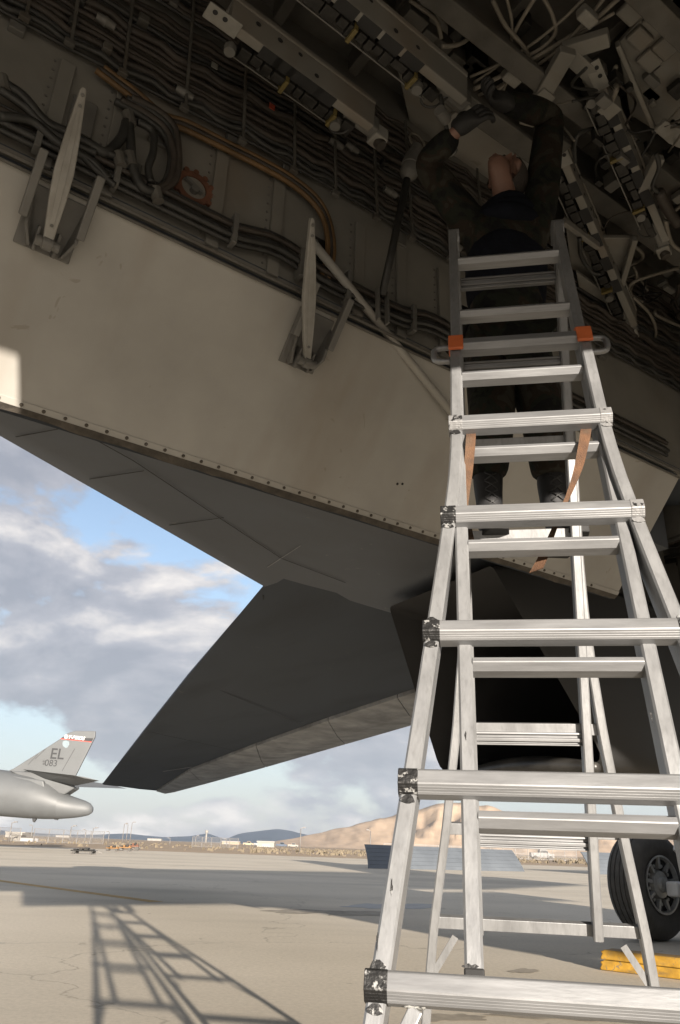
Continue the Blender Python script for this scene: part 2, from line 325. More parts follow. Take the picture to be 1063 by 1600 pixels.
MTN = mat('haze_blue_rock', (0.06, 0.075, 0.105), 0.9, 0, 0.15, 0.002, spec=0.1)  # rock tinted blue: part of the distance haze is put into its colour
SCRUB = mat('dry_scrub', (0.15, 0.125, 0.09), 0.95, 0, 0.3, 0.3, spec=0.1)

def grid_sheet(name, x0, x1, y0, y1, z, m, kind='structure', nx=1, ny=1):
    b = MB()
    vs = [(x0+(x1-x0)*i/nx, y0+(y1-y0)*j/ny, z) for j in range(ny+1) for i in range(nx+1)]
    b.add(vs, [(j*(nx+1)+i, j*(nx+1)+i+1, (j+1)*(nx+1)+i+1, (j+1)*(nx+1)+i) for j in range(ny) for i in range(nx)])
    return tag(b.build(name, m), kind=kind)
tag(grid_sheet('desert_ground', -7000, 7000, -2000, 8500, -0.05, SAND), 'flat pale desert floor beyond the apron', 'ground')
ap = grid_sheet('apron', -160, 240, -60, 92, 0.0, concrete())
tag(ap, 'tan concrete aircraft apron with oil drips', 'apron')
# painted yellow taxi line crossing the shaded part of the apron
p0 = W(-60, 1368, 2, 0.004); p1 = W(245, 1409, 2, 0.004)
dl = (p1 - p0).normalized(); nl = Vector((-dl.y, dl.x, 0))
tag(MB().add([p0 - nl*0.16, p1 - nl*0.16, p1 + nl*0.16, p0 + nl*0.16], [(0,1,2,3)]).build('taxi_line', LINEY), 'worn yellow taxi line painted across the shaded apron', 'road marking', kind='structure')

# old oil and hydraulic stains on the concrete
OILM = mat('oil_stain', (0.035, 0.032, 0.028), 0.35, 0, 0.4, 3)
OILB = mat('dry_brown_stain', (0.27, 0.235, 0.18), 0.8, 0, 0.3, 5)
for i, (u, v, ru, rv, m_) in enumerate(((625,1416,80,4,OILM),(560,1427,60,4,OILB),(820,1517,28,3,OILB),(470,1424,60,3,OILB),(600,1512,20,3,OILB),(900,1585,120,9,OILB),(700,1590,60,6,OILB))):
    P = [W(u + ru*math.cos(t)*(1+0.5*mn.noise(Vector((math.cos(t)*1.6, math.sin(t)*1.6, i*5.1)))), v + rv*math.sin(t)*(1+0.7*mn.noise(Vector((math.cos(t)*2.3, math.sin(t)*2.3, i*3.7+9)))), 2, 0.004) for t in [k*math.pi/36 for k in range(72)]]
    tag(MB().add(P, [list(range(72))]).build('oil_stain', m_), ['black oil stain at the edge of the aircraft shadow', 'brown dried stain just below the black oil stain', 'small brown drip on the concrete behind the bare ladder foot', 'thin brown streak left of the black oil stain', 'small brown stain left of the far ladder leg', 'wide brown stain under the lowest visible rung', 'brown stain beside the near ladder brace'][i], 'stain', kind='structure')

# ------------------------------------------------------------------ hills and mountains
def hills():
    # near pale hill, right of centre: a ridge with gullied spurs running down to the plain
    pr = [(340,1321),(400,1319),(430,1314),(470,1307),(500,1300),(540,1291),(572,1282),(600,1277),(625,1267),(655,1262),(690,1253),(720,1250),(760,1257),(820,1274),(900,1288),(980,1300),(1063,1312),(1200,1330),(1300,1342)]
    Yh = 1150.0; tab = [(W(u, v, 1, Yh).x, W(u, v, 1, Yh).z) for u, v in pr]
    def hz2(x):
        for (x0, z0), (x1, z1) in zip(tab, tab[1:]):
            if x0 <= x <= x1: return max(0, z0 + (z1-z0)*(x-x0)/(x1-x0))
        return 0
    b = MB(); n = 300; X0, X1_ = tab[0][0], tab[-1][0]; rings = []
    for k in range(33):
        f = k/32; dy = -260 + 560*f; fall = (1-min(1, abs(dy)/(260 if dy < 0 else 300)))
        sc = fall**1.25; rg = []
        for i in range(n+1):
            x = X0 + (X1_-X0)*i/n; z = hz2(x)
            g = abs(mn.noise(Vector((x*0.020, dy*0.004, 1.7)))) + 0.5*abs(mn.noise(Vector((x*0.052 + dy*.01, dy*0.010, 4.2)))) + 0.25*abs(mn.noise(Vector((x*0.12, dy*0.03, 8.2))))
            h = z*sc*(1 - 0.75*g*(1-fall)**0.6) + z*0.05*mn.noise(Vector((x*.05, dy*.05, 0)))*(0.3 if dy == 0 else 1)
            rg.append((x*(Yh+dy)/Yh, Yh+dy, max(h, 0)*(1 if 0 < k < 32 else 0) - 0.3))
        rings.append(rg)
    b.loft(rings, closed=False)
    tag(b.build('hill', HILLM, smooth=True), 'pale eroded sandy hill behind the blast deflector', 'hill', kind='structure')
    # far mountain chain
    prof = [(-400,1268),(-200,1272),(0,1297),(40,1301),(100,1304),(150,1304),(196,1302),(225,1305),(260,1308),(300,1306),(325,1302),(345,1309),(352,1312),(368,1305),(385,1300),(410,1298),(435,1296),(455,1299),(480,1304),(520,1308),(600,1308),(760,1316),(1000,1320),(1300,1338)]
    b = MB(); Y = 4300.0; rings = []
    def ztop(x):
        for (u0,v0),(u1,v1) in zip(prof, prof[1:]):
            a = W(u0, v0, 1, Y); d = W(u1, v1, 1, Y)
            if a.x <= x <= d.x: return a.z + (d.z-a.z)*(x-a.x)/(d.x-a.x)
        return 20
    n = 260; x0 = W(-400,1268,1,Y).x; x1 = W(1300,1338,1,Y).x
    for k, (dy, sc) in enumerate(((-620,0.0),(-420,0.22),(-230,0.55),(-90,0.86),(0,1.0),(200,0.8),(500,0.4),(900,0.0))):
        rg = []
        for i in range(n+1):
            x = x0 + (x1-x0)*i/n; q = Vector((x*0.004, dy*0.004, 3.3))
            h = ztop(x)*sc; h += (12*mn.fractal(q, 1.0, 2.0, 5) + 18*(0.4-abs(mn.fractal(q*1.7, 1.0, 2.0, 4))))*(1.0 if 0 < k < 7 else 0)*(0.35 if k == 4 else 0.7)*min(1, ztop(x)/60)
            rg.append((x*(Y+dy)/Y, Y+dy, max(h, -1) - (3 if k in (0, 7) else 0)))
        rings.append(rg)
    b.loft(rings, closed=False)
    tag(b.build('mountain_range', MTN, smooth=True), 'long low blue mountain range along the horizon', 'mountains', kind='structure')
    # dry scrub along the edge of the apron: uncountable
    b = MB()
    for k in range(2600):
        u = rnd.uniform(-60, 1150); Yd = rnd.uniform(112, 330); c0 = W(u, 1323, 1, Yd); x = c0.x
        if u < 390 and rnd.random() < 0.75: continue
        s = rnd.uniform(0.15, 0.45)
        for q in range(3):
            a = rnd.uniform(0, 6.28); dx, dy = math.cos(a)*s*rnd.uniform(.5,1), math.sin(a)*s*0.6
            b.add([(x-dx, Yd-dy, -0.05), (x+dx, Yd+dy, -0.05), (x+dx*0.5, Yd+dy*.5, s*rnd.uniform(.5,1)), (x-dx*0.6, Yd-dy*.4, s*rnd.uniform(.4,.9))], [(0,1,2,3)])
    tag(b.build('dry_scrub', SCRUB), 'low dry desert scrub beyond the apron edge', 'scrub', kind='stuff')
hills()

# ------------------------------------------------------------------ the bomber overhead (local frame: x aft, y starboard, z up)
AC = empty('bomber_aircraft', B * TC, ANG)
tag(AC, 'dark grey bomber overhead with its cream bay door hanging open', 'aircraft')
YH, ZH, YL, ZL = 1.38, 3.40, 1.97, 2.71                  # door hinge line and its free edge
S0, S1 = -2.5, 4.62                                       # ends of the weapon bay
ZC = 5.15                                                # bay ceiling

def aircraft_skin():
    half = [(1.45,3.43),(1.75,3.48),(2.3,3.64),(2.62,3.95),(2.5,4.5),(1.9,5.0),(1.0,5.32),(0,5.38)]
    full = half + [(-y, z) for y, z in half[-2::-1]]
    def ring(s):
        k = 1.0 if -6 < s < 14 else max(0.12, 1 - (abs(s-4)-10)/17.0)
        zc = 4.3
        return [(s, y*k, zc + (z-zc)*k) for y, z in full]
    st = [-18,-14,-10,-6,S0,0,2,S1,9.4,14,18,22]
    MB().loft([ring(s) for s in st], closed=False).build('fuselage_skin', GUN_D, AC, auto=40)
    # belly ahead of and behind the bay, and between bay and wheel well
    b = MB(); b.loft([[ring(s)[0], (s, 0, ring(s)[0][2]-0.12), ring(s)[-1]] for s in (-18,-14,-10,-6,S0-0.02)], closed=False)
    b.build('belly_skin', GUN_D, AC)
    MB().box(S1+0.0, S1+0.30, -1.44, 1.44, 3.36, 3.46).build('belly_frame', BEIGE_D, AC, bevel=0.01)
    b = MB(); b.loft([[ring(s)[0], (s, 0, ring(s)[0][2]-0.12), ring(s)[-1]] for s in (9.5,14,18,22)], closed=False); b.build('belly_skin', GUN_D, AC)
    MB().box(4.95, 9.5, -0.5, 0.5, 3.36, 3.42).build('keel_beam', GUN_D, AC)
    # tail, far outside the picture, completes the shape that throws the shadow
    MB().prism([(15.5,-0.15,5.0),(19.5,-0.1,9.6),(21.6,-0.1,9.6),(21.4,-0.15,5.0)], (0,0.25,0)).build('tail_fin', GUN_D, AC)
aircraft_skin()

GL0 = Lc(0, 683, 2, 3.15); GL1 = Lc(410, 916, 2, 3.15)
KW = 0.0534
def wpt(u, v):                                           # point of the drooping wing's lower face
    d = ray(u, v); q = Vector((d.dot(A), d.dot(B), d.z)); k = (3.15 + 5.6*KW - HC) / (q.z + KW*q.y)
    return Vector((q.x*k, q.y*k - TC, HC + q.z*k))
def lerp(a, b, t): return a + (b - a) * t
def wing_side(sg):
    nm = 'wing' 
    def m(p): return (p[0], p[1]*sg, p[2])
    # fixed glove ahead of the wing
    sl = (GL1.y - GL0.y) / (GL1.x - GL0.x)
    rings = []
    for s in (-0.3, 0.1, 0.6, 1, 2, 3, GL1.x, 4.9, 4.92, 6, 9.5, 13):
        yl = GL0.y + sl*(min(s, GL1.x) - GL0.x); yi = 1.9 if s < 4.91 else 3.55
        yl = max(yl, yi + 0.12); w = yl - yi
        rings.append([m(q) for q in ((s,yi,3.17),(s,yi+w*0.4,3.145),(s,yl-0.22*min(1,w/0.6),3.13),(s,yl-0.03,3.142),(s,yl,3.16),(s,yl-0.05,3.19),(s,yl-0.4*min(1,w/0.6),3.32),(s,yi+w*0.3,3.52),(s,yi,3.6))])
    g = MB().loft(rings).build('wing_glove', GUN, AC, auto=35)
    # the wing itself: a lofted section from pivot to tip
    le = [wpt(410,917), wpt(354,984), wpt(289,1062), wpt(220,1149), wpt(160,1225)]
    hl = [wpt(620,1085), wpt(512,1121), wpt(400,1161), wpt(296,1201), wpt(244,1234.5)]
    te = [wpt(655,1130), wpt(540,1163), wpt(415,1199), wpt(325,1224), wpt(272,1238)]
    le.insert(0, le[0] + (le[0]-le[1])*0.75); hl.insert(0, hl[0] + (hl[0]-hl[1])*1.3); te.insert(0, te[0] + (te[0]-te[1])*1.3)
    rings = []
    for a, h in zip(le, hl):
        c = (h - a).length; th = c*0.085
        up = Vector((0,0,1))
        rings.append([m(q) for q in (a, lerp(a,h,0.03)-up*th*0.10, lerp(a,h,0.2)-up*th*0.10, lerp(a,h,0.6)-up*th*0.03, h, h+up*th*0.55, lerp(a,h,0.6)+up*th, lerp(a,h,0.2)+up*th*0.75, lerp(a,h,0.03)+up*th*0.3)])
    w = MB().loft(rings).build(nm, GUN_D, AC, auto=38)
    # flaps, drooped behind the hinge line, with a gap between neighbours
    for i in range(5):
        t0, t1 = 0.004, 0.996
        h0, h1 = lerp(hl[i],hl[i+1],t0), lerp(hl[i],hl[i+1],t1); e0, e1 = lerp(te[i],te[i+1],t0), lerp(te[i],te[i+1],t1)
        dz = Vector((0,0,-0.035)); u_ = Vector((0,0,0.12))
        r2 = []
        for h, e in ((h0,e0),(h1,e1)):
            h = lerp(h, e, 0.03) + dz
            r2.append([m(q) for q in (h, lerp(h,e,0.5)+Vector((0,0,-0.05)), e, e+Vector((0,0,0.02)), lerp(h,e,0.4)+u_*1.1, h+u_)])
        MB().loft(r2).build('flap', GUN_W, w, auto=38)
    tip = MB().loft([[m(q) for q in (le[-1], lerp(le[-1],te[-1],0.5)-Vector((0,0,0.02)), te[-1], te[-1]+Vector((0,0,0.03)), lerp(le[-1],te[-1],0.5)+Vector((0,0,0.1)), le[-1]+Vector((0,0,0.03)))],
                     [m(q + Vector((0.1,0.12,0.03))) for q in (le[-1]+Vector((.15,0,0)), lerp(le[-1],te[-1],0.5), te[-1], te[-1]+Vector((0,0,0.01)), lerp(le[-1],te[-1],0.5)+Vector((0,0,0.05)), le[-1]+Vector((0.15,0,0.01)))]]).build('wing_tip', GUN_D, w)
    if sg > 0:                                           # seams and scratches seen on the near underside
        def strip(pts, wdt, mt, nme, parent, fn, dz=-0.004):
            P = [fn(*p) for p in pts]; b = MB()
            for a, c in zip(P, P[1:]):
                dd = (c-a).normalized(); nn = Vector((-dd.y, dd.x, 0))*wdt/2; zz = Vector((0,0,dz))
                b.prism([a-nn+zz, c-nn+zz, c+nn+zz, a+nn+zz], (0,0,0.002))
            return b.build(nme, mt, parent)
        gp = lambda u, v: Lc(u, v, 2, 3.128)
        for pts in ([(120,670),(210,720),(330,800),(440,872)], [(25,682),(100,668)], [(140,748),(225,735)], [(265,820),(350,808)], [(440,872),(540,910)]):
            strip(pts, 0.005, SEAM, 'panel_seam', g, gp)
        strip([(418,886),(470,852)], 0.004, GUN_W, 'scratch_mark', g, gp)
        for pts in ([(398,974),(409,973)], [(255,1203),(300,1196)]):
            strip(pts, 0.03, SCRATCH if pts[0][0] < 399 and pts[0][0] > 300 else GUN_W, 'scratch_mark', w, lambda u, v: wpt(u, v) - Vector((0,0,0.03)))
        for pts in ([(300,1055),(470,1128)], [(235,1140),(368,1170)]):
            strip(pts, 0.010, SEAM2, 'panel_seam', w, lambda u, v: wpt(u, v) - Vector((0,0,0.034)))
        strip([(412,925),(414,948)], 0.012, SEAM, 'panel_seam', w, lambda u, v: wpt(u, v) - Vector((0,0,0.03)))
    return w
wing_side(1); wing_side(-1)

def nacelle(sg):
    TO = Lc(608, 948, 2, 3.05); BO = Lc(690, 1212, 2, 1.75); BI = Lc(950, 1194, 2, 1.75); TI = Vector((TO.x-0.1, BI.y-0.1, 3.05))
    def m(p): return Vector((p[0], p[1]*sg, p[2]))
    cs = [TI, TO, BO, BI]; ring = []
    for i in range(4):
        a, c, d = cs[i-1], cs[i], cs[(i+1) % 4]; r = 0.03 if i < 2 else 0.10
        for t in (0, .25, .5, .75, 1):
            p = c + (a-c)*r*(1-t)**2 + (d-c)*r*t**2; ring.append(p)
    n = len(ring); cen = sum(ring, Vector())/n
    def sc(dx, k, kz=1): return [m(Vector((p.x*0 + cen.x + dx, cen.y + (p.y-cen.y)*k, cen.z + (p.z-cen.z)*k*kz)) if dx > 1.2 else Vector((p.x+dx, cen.y+(p.y-cen.y)*k, cen.z+(p.z-cen.z)*k))) for p in ring]
    body = MB().loft([sc(0,0.996), sc(0.12,1.03), sc(0.6,1.08), sc(2.2,1.10), sc(5,1.0), sc(7.5,0.72)], caps=False).build('engine_nacelle', NACM, AC, auto=50)
    duct = MB().loft([sc(0.005,0.995), sc(0.5,0.9), sc(1.6,0.84), sc(3.2,0.7)], caps=False)
    duct.f.append([len(duct.v)-n+k for k in range(n)]); duct.build('intake_duct', INTAKE, body, smooth=True)
    lo = [m(lerp(BO, BI, 0.12 + 0.83*k/14) + Vector((0,0,0.05*math.sin(k/14*3.1)-0.02))) for k in range(15)]; MB().tube(lo, [0.03 + 0.05*math.sin((k+1)/16*math.pi) for k in range(15)], 10).build('lower_lip', LIPM, body, smooth=True)
nacelle(1); nacelle(-1)

def wheel_well():
    root = MB(); x0, x1, y0, y1, z0, z1 = 4.95, 9.45, 0.5, 3.55, 3.36, 4.3
    for sg in (1, -1):
        b = MB(); P = lambda x, y, z: (x, y*sg, z)
        b.add([P(x0,y0,z0),P(x1,y0,z0),P(x1,y1,3.16),P(x0,y1,3.16),P(x0,y0,z1),P(x1,y0,z1),P(x1,y1,z1),P(x0,y1,z1)], [(4,5,6,7),(0,1,5,4),(1,2,6,5),(2,3,7,6),(3,0,4,7)])
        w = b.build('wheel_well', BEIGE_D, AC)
        if sg < 0: continue
        r2 = random.Random(3)
        for k in range(11):
            x = 5.1 + k*0.27; z = 3.6 + 0.45*r2.random(); off = r2.uniform(-.1, .1)
            MB().tube(smooth_path([(x,0.7,z),(x+off,1.5,z+0.04),(x-off,2.4,z-0.03),(x+off,3.4,z+0.05)],4), r2.choice((0.012,0.02,0.028)), 7).build('hydraulic_pipe', r2.choice((CABLE_K, CABLE_B, CABLE_K)), w, smooth=True)
        for k in range(7):
            y = 1.0 + k*0.36; z = 3.75 + 0.3*r2.random()
            MB().tube(smooth_path([(5.0,y,z),(6,y+0.1,z-0.05),(7.5,y-0.05,z+.05),(9,y,z)],4), r2.choice((0.015,0.025,0.03)), 7).build('hydraulic_pipe', r2.choice((CABLE_K, CABLE_B)), w, smooth=True)
        for k in range(5):
            x = 5.1 + k*0.5; y = 1.2 + 1.9*r2.random()
            MB().box(x, x+r2.uniform(.15,.35), y, y+r2.uniform(.15,.4), 3.7, 4.29).build('equipment_box', r2.choice((DARKM, BEIGE_D, BRACK)), w, bevel=0.015)
        # ribbed ochre hose
        P = smooth_path([Lc(1000,760,2,3.62), Lc(1035,735,2,3.62), Lc(1080,722,2,3.62)], 14)
        MB().tube(P, [0.030 + 0.012*(i % 3 == 0) for i in range(len(P))], 10).build('ribbed_hose', CABLE_Y, w)
wheel_well()

# ------------------------------------------------------------------ weapon bay
def bay():
    # walls, ceiling, bulkheads
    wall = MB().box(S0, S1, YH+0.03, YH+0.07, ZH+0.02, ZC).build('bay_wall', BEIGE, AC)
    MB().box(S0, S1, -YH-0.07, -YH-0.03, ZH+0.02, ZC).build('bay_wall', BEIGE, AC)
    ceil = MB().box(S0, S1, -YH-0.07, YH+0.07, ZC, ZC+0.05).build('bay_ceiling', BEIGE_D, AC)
    aft = MB().box(S1, S1+0.06, -YH-0.07, YH+0.07, ZH-0.02, ZC).build('aft_bulkhead', BEIGE, AC)
    MB().box(S0-0.06, S0, -YH-0.07, YH+0.07, ZH-0.02, ZC).build('forward_bulkhead', BEIGE, AC)
    for k in range(14): MB().box(S0+0.25+k*0.48, S0+0.31+k*0.48, -YH, YH, ZC-0.14, ZC).build('ceiling_rib', BEIGE_D, ceil, bevel=0.006)
    for y, w in ((0.98,0.12),(0.66,0.10),(0.1,0.10),(-0.6,0.26)):
        MB().box(S0, S1, y-w/2, y+w/2, 4.70, 4.74).box(S0, S1, y-0.02, y+0.02, 4.74, ZC).build('rack_beam', BEIGE_D, ceil, bevel=0.006)
    yw = YH + 0.03
    # frames (vertical stiffeners) on the wall between the cables and the hinge
    for u, v in ((80,205),(175,240),(345,260),(435,300),(560,400),(625,425),(690,470)):
        s = Lc(u, v, 1, yw).x
        MB().box(s-0.03, s+0.03, yw-0.018, yw, ZH+0.03, 4.0).build('wall_stiffener', BEIGE, wall, bevel=0.004)
        b = MB()
        for k in range(11): b.lathe([(0.0,-0.004),(0.005,-0.004),(0.006,0.0)], (s-0.05, yw-0.001, ZH+0.08+k*0.05), (0,1,0), 6)
        tag(b.build('rivet_row', BRACK, wall), kind='stuff')
    for s in (-.4,.0,.45,.95,1.25,1.95,2.6,3.1,3.6):
        MB().box(s, s+0.06, yw-0.03, yw, 4.0, 4.10).build('cable_bracket', BRACK, wall, bevel=0.004)
    # bundles of brown cable along the wall, held by upright clamps
    zs = [4.06+0.036*k for k in range(22)]
    clamps = [Lc(u, v, 1, yw-0.07).x for u, v in ((-60,30),(20,65),(95,95),(178,150),(285,155),(375,208),(455,258),(520,293),(585,330),(640,372),(700,405),(760,445),(820,480))]
    for k, z in enumerate(zs):
        pts = []; s = -0.7; ph = rnd.uniform(0, 6); zj = rnd.uniform(-.009,.009); yj = rnd.uniform(0,.02); dj = rnd.uniform(.3,1.2); fj = rnd.uniform(3,7)
        while s < S1-0.05:
            dip = -0.035*math.sin((s-clamps[0])/0.235*math.pi)**2 if k % 5 else -0.012
            st = 0.05*(1/(1+math.exp(-(s-0.9)*9))) - 0.03*(1/(1+math.exp(-(s-1.9)*7)))
            pts.append((s, yw-0.035-yj-0.004*math.sin(s*3+ph), z + zj + dip*dj + st + 0.008*math.sin(s*fj+ph))); s += 0.075
        r = rnd.choice((0.009, 0.0115, 0.013, 0.014, 0.017, 0.019))
        MB().tube(pts, r, 7).build('cable', CABLE_K if k in (0,1,2,9,10,15) else CABLE_B, wall, smooth=True)
    for k in range(46):                                   # ties, tags and connectors on the bundles
        s = rnd.uniform(-0.4, 3.2); z = rnd.choice(zs); q = rnd.random()
        if q < 0.55: MB().box(s, s+rnd.uniform(.02,.05), yw-0.075, yw-0.03, z-.018, z+.022).build('cable_tie', CABLE_K if q < .3 else BEIGE_D, wall, bevel=0.004)
        elif q < 0.75: MB().box(s, s+0.03, yw-0.080, yw-0.077, z-.02, z+.015).build('cable_tag', RACKW if q < .7 else REDT, wall)
        else: MB().lathe([(0,-.04),(.018,-.04),(.020,-.01),(.024,0),(.020,.01),(.018,.04),(0,.04)], (s, yw-0.06, z), (1,0,-0.05), 10).build('cable_connector', BRACK, wall, auto=40)
    for s in clamps:
        b = MB().beam((s+0.02, yw-0.072, 4.04), (s-0.03, yw-0.072, 4.86), 0.014, 0.010, (1,0,0)).box(s-0.006, s+0.035, yw-0.085, yw-0.06, 4.02, 4.045)
        b.build('cable_clamp', BEIGE_D, wall, bevel=0.003)
    px = lambda pts, d, k=6: smooth_path([Lc(u, v, 1, yw-d) for u, v in pts], k)
    # ochre hoses
    for j, o in enumerate((0, 6, 12)):
        MB().tube(px([(150+o,110-o*.4),(200+o,148-o*.5),(255,190-o),(290+o*.3,203-o),(350,232-o),(410,262-o),(455,288-o),(490+o*.4,318-o*.8),(508+o*.6,350-o*.3),(512+o*.8,395),(500+o,440)], 0.05), 0.013, 8).build('hose', CABLE_Y if j != 1 else CABLE_B, wall, smooth=True)
    for j, o in enumerate((0, 9, 18, 26)):
        MB().tube(px([(180+o,158-o*.2),(222+o,182-o*.3),(252+o*.8,205-o*.2),(266+o*.5,235),(266+o*.5,262),(258+o*.5,285),(240+o*.2,297+o*.2)], 0.06+0.01*(j%2)), 0.016, 8).build('hose', CABLE_B if j % 2 else CABLE_K, wall, smooth=True)
    for pts, r in (([(0,128),(35,150),(70,190),(100,205),(140,225),(165,238),(190,215),(198,190)],0.020), ([(0,140),(40,168),(75,203),(110,222),(150,240)],0.016),
                   ([(200,180),(204,215),(208,260),(222,292),(245,300)],0.020), ([(140,228),(170,240),(200,250)],0.016), ([(215,190),(238,205),(240,235),(232,262),(236,285)],0.016),
                   ([(0,182),(50,190),(90,222),(140,250),(170,280)],0.018), ([(120,235),(150,265),(180,290)],0.013)):
        MB().tube(px(pts, 0.085), r, 8).build('hose', CABLE_K, wall, smooth=True)
    for u, v in ((202,186),(204,250),(187,250),(245,305),(5,131)):
        q = Lc(u, v, 1, yw-0.085); MB().lathe([(0,-.03),(0.024,-.03),(0.024,.03),(0,.03)], q, (0.4,0,-1), 10).build('hose_coupling', BEIGE_D, wall)
    # tubes running along the hinge line
    for k in range(5):
        z = ZH+0.055+0.027*k; y = yw-0.055-0.012*(k % 2)
        pts = []
        for i in range(70):
            s = -0.7 + i*0.07; st = 0.055*(1/(1+math.exp(-(s-1.12)*30))-1/(1+math.exp(-(s-1.38)*30))) + 0.06*(1/(1+math.exp(-(s-2.05)*25))-1/(1+math.exp(-(s-2.35)*22)))
            pts.append((s, y, z+st))
        MB().tube(pts, (0.012,0.0145,0.010,0.013,0.011)[k], 7).build('hydraulic_pipe', CABLE_K if k != 3 else CABLE_B, wall, smooth=True)
    for s in (.2,.5,1.02,1.36,1.62,2.02,2.5,3.0): MB().box(s-.012, s+.012, yw-0.085, yw-0.03, ZH+0.04, ZH+0.20).build('pipe_clamp', BRACK, wall, bevel=0.003)
    # toothed ring round a lightening hole
    c = Lc(302, 295, 1, yw-0.004); b = MB(); b.lathe([(0.058,-0.012),(0.084,-0.012),(0.084,0.0),(0.058,0.0),(0.058,-0.012)], c, (0,1,0), 28)
    for k in range(12):
        a = k*math.pi/6; b.lathe([(0,-.014),(0.013,-.014),(0.013,0)], c + Vector((math.cos(a)*.088,0,math.sin(a)*.088)), (0,1,0), 8)
    ring = b.build('access_ring', BROWN_R, wall, auto=40)
    MB().lathe([(0,-.006),(0.056,-.006),(0.056,0)], c, (0,1,0), 24).build('access_cover', BEIGE, ring)
    MB().beam(c+Vector((-0.045,-0.02,0.02)), c+Vector((0.035,-0.02,-0.02)), 0.016, 0.014, (0,1,0)).lathe([(0,-.03),(0.018,-.03),(0.018,0)], c+Vector((0.0,0,-0.02)), (0,1,0), 10).build('latch', BRACK, ring)
    # rub marks, plates and drain holes
    for (u, v, w, h) in ((215,262,0.02,0.03),(130,180,0.05,0.09),(250,205,0.04,0.07),(505,392,0.07,0.07)):
        q = Lc(u, v, 1, yw-0.02); MB().box(q.x-w, q.x+w, yw-0.02, yw, q.z-h, q.z+h).build('wall_bracket', BRACK if u != 505 else DARKM, wall, bevel=0.006)
    # screw-jack hanging by the wall
    P = [Lc(652,228,1,yw-0.28), Lc(640,262,1,yw-0.26), Lc(630,300,1,yw-0.24), Lc(612,395,1,yw-0.16), Lc(597,462,1,yw-0.10)]
    d = (P[2]-P[0]).normalized(); l = (P[2]-P[0]).length
    act = MB().lathe([(0,0),(0.020,0),(0.032,0.01),(0.032,0.05),(0.026,0.06),(0.030,0.075),(0.046,0.08),(0.046,0.125),(0.050,0.128),(0.050,0.15),(0.046,0.152),(0.046,0.20),(0.040,0.21),(0.03,0.225),(0.018,0.24),(0,0.24)], P[0], d, 16).build('door_actuator', BRACK, AC, auto=40)
    MB().tube([P[0]+d*0.23, P[3], P[4]], 0.019, 10).build('actuator_rod', CABLE_K, act, smooth=True)
    for o in (-0.028, 0.028): MB().beam(P[4]+Vector((o,0,0.03)), P[4]+Vector((o,-0.01,-0.16)), 0.010, 0.03, (1,0,0)).build('clevis', BRACK, act, bevel=0.003)
    a0 = P[0]+Vector((0.0,0,0.03)); MB().tube([a0 + Vector((0.05*math.cos(t), 0, 0.05*math.sin(t))) for t in [i*math.pi/6 for i in range(9)]], 0.006, 6).build('actuator_wire', CABLE_W, act, smooth=True)
bay()

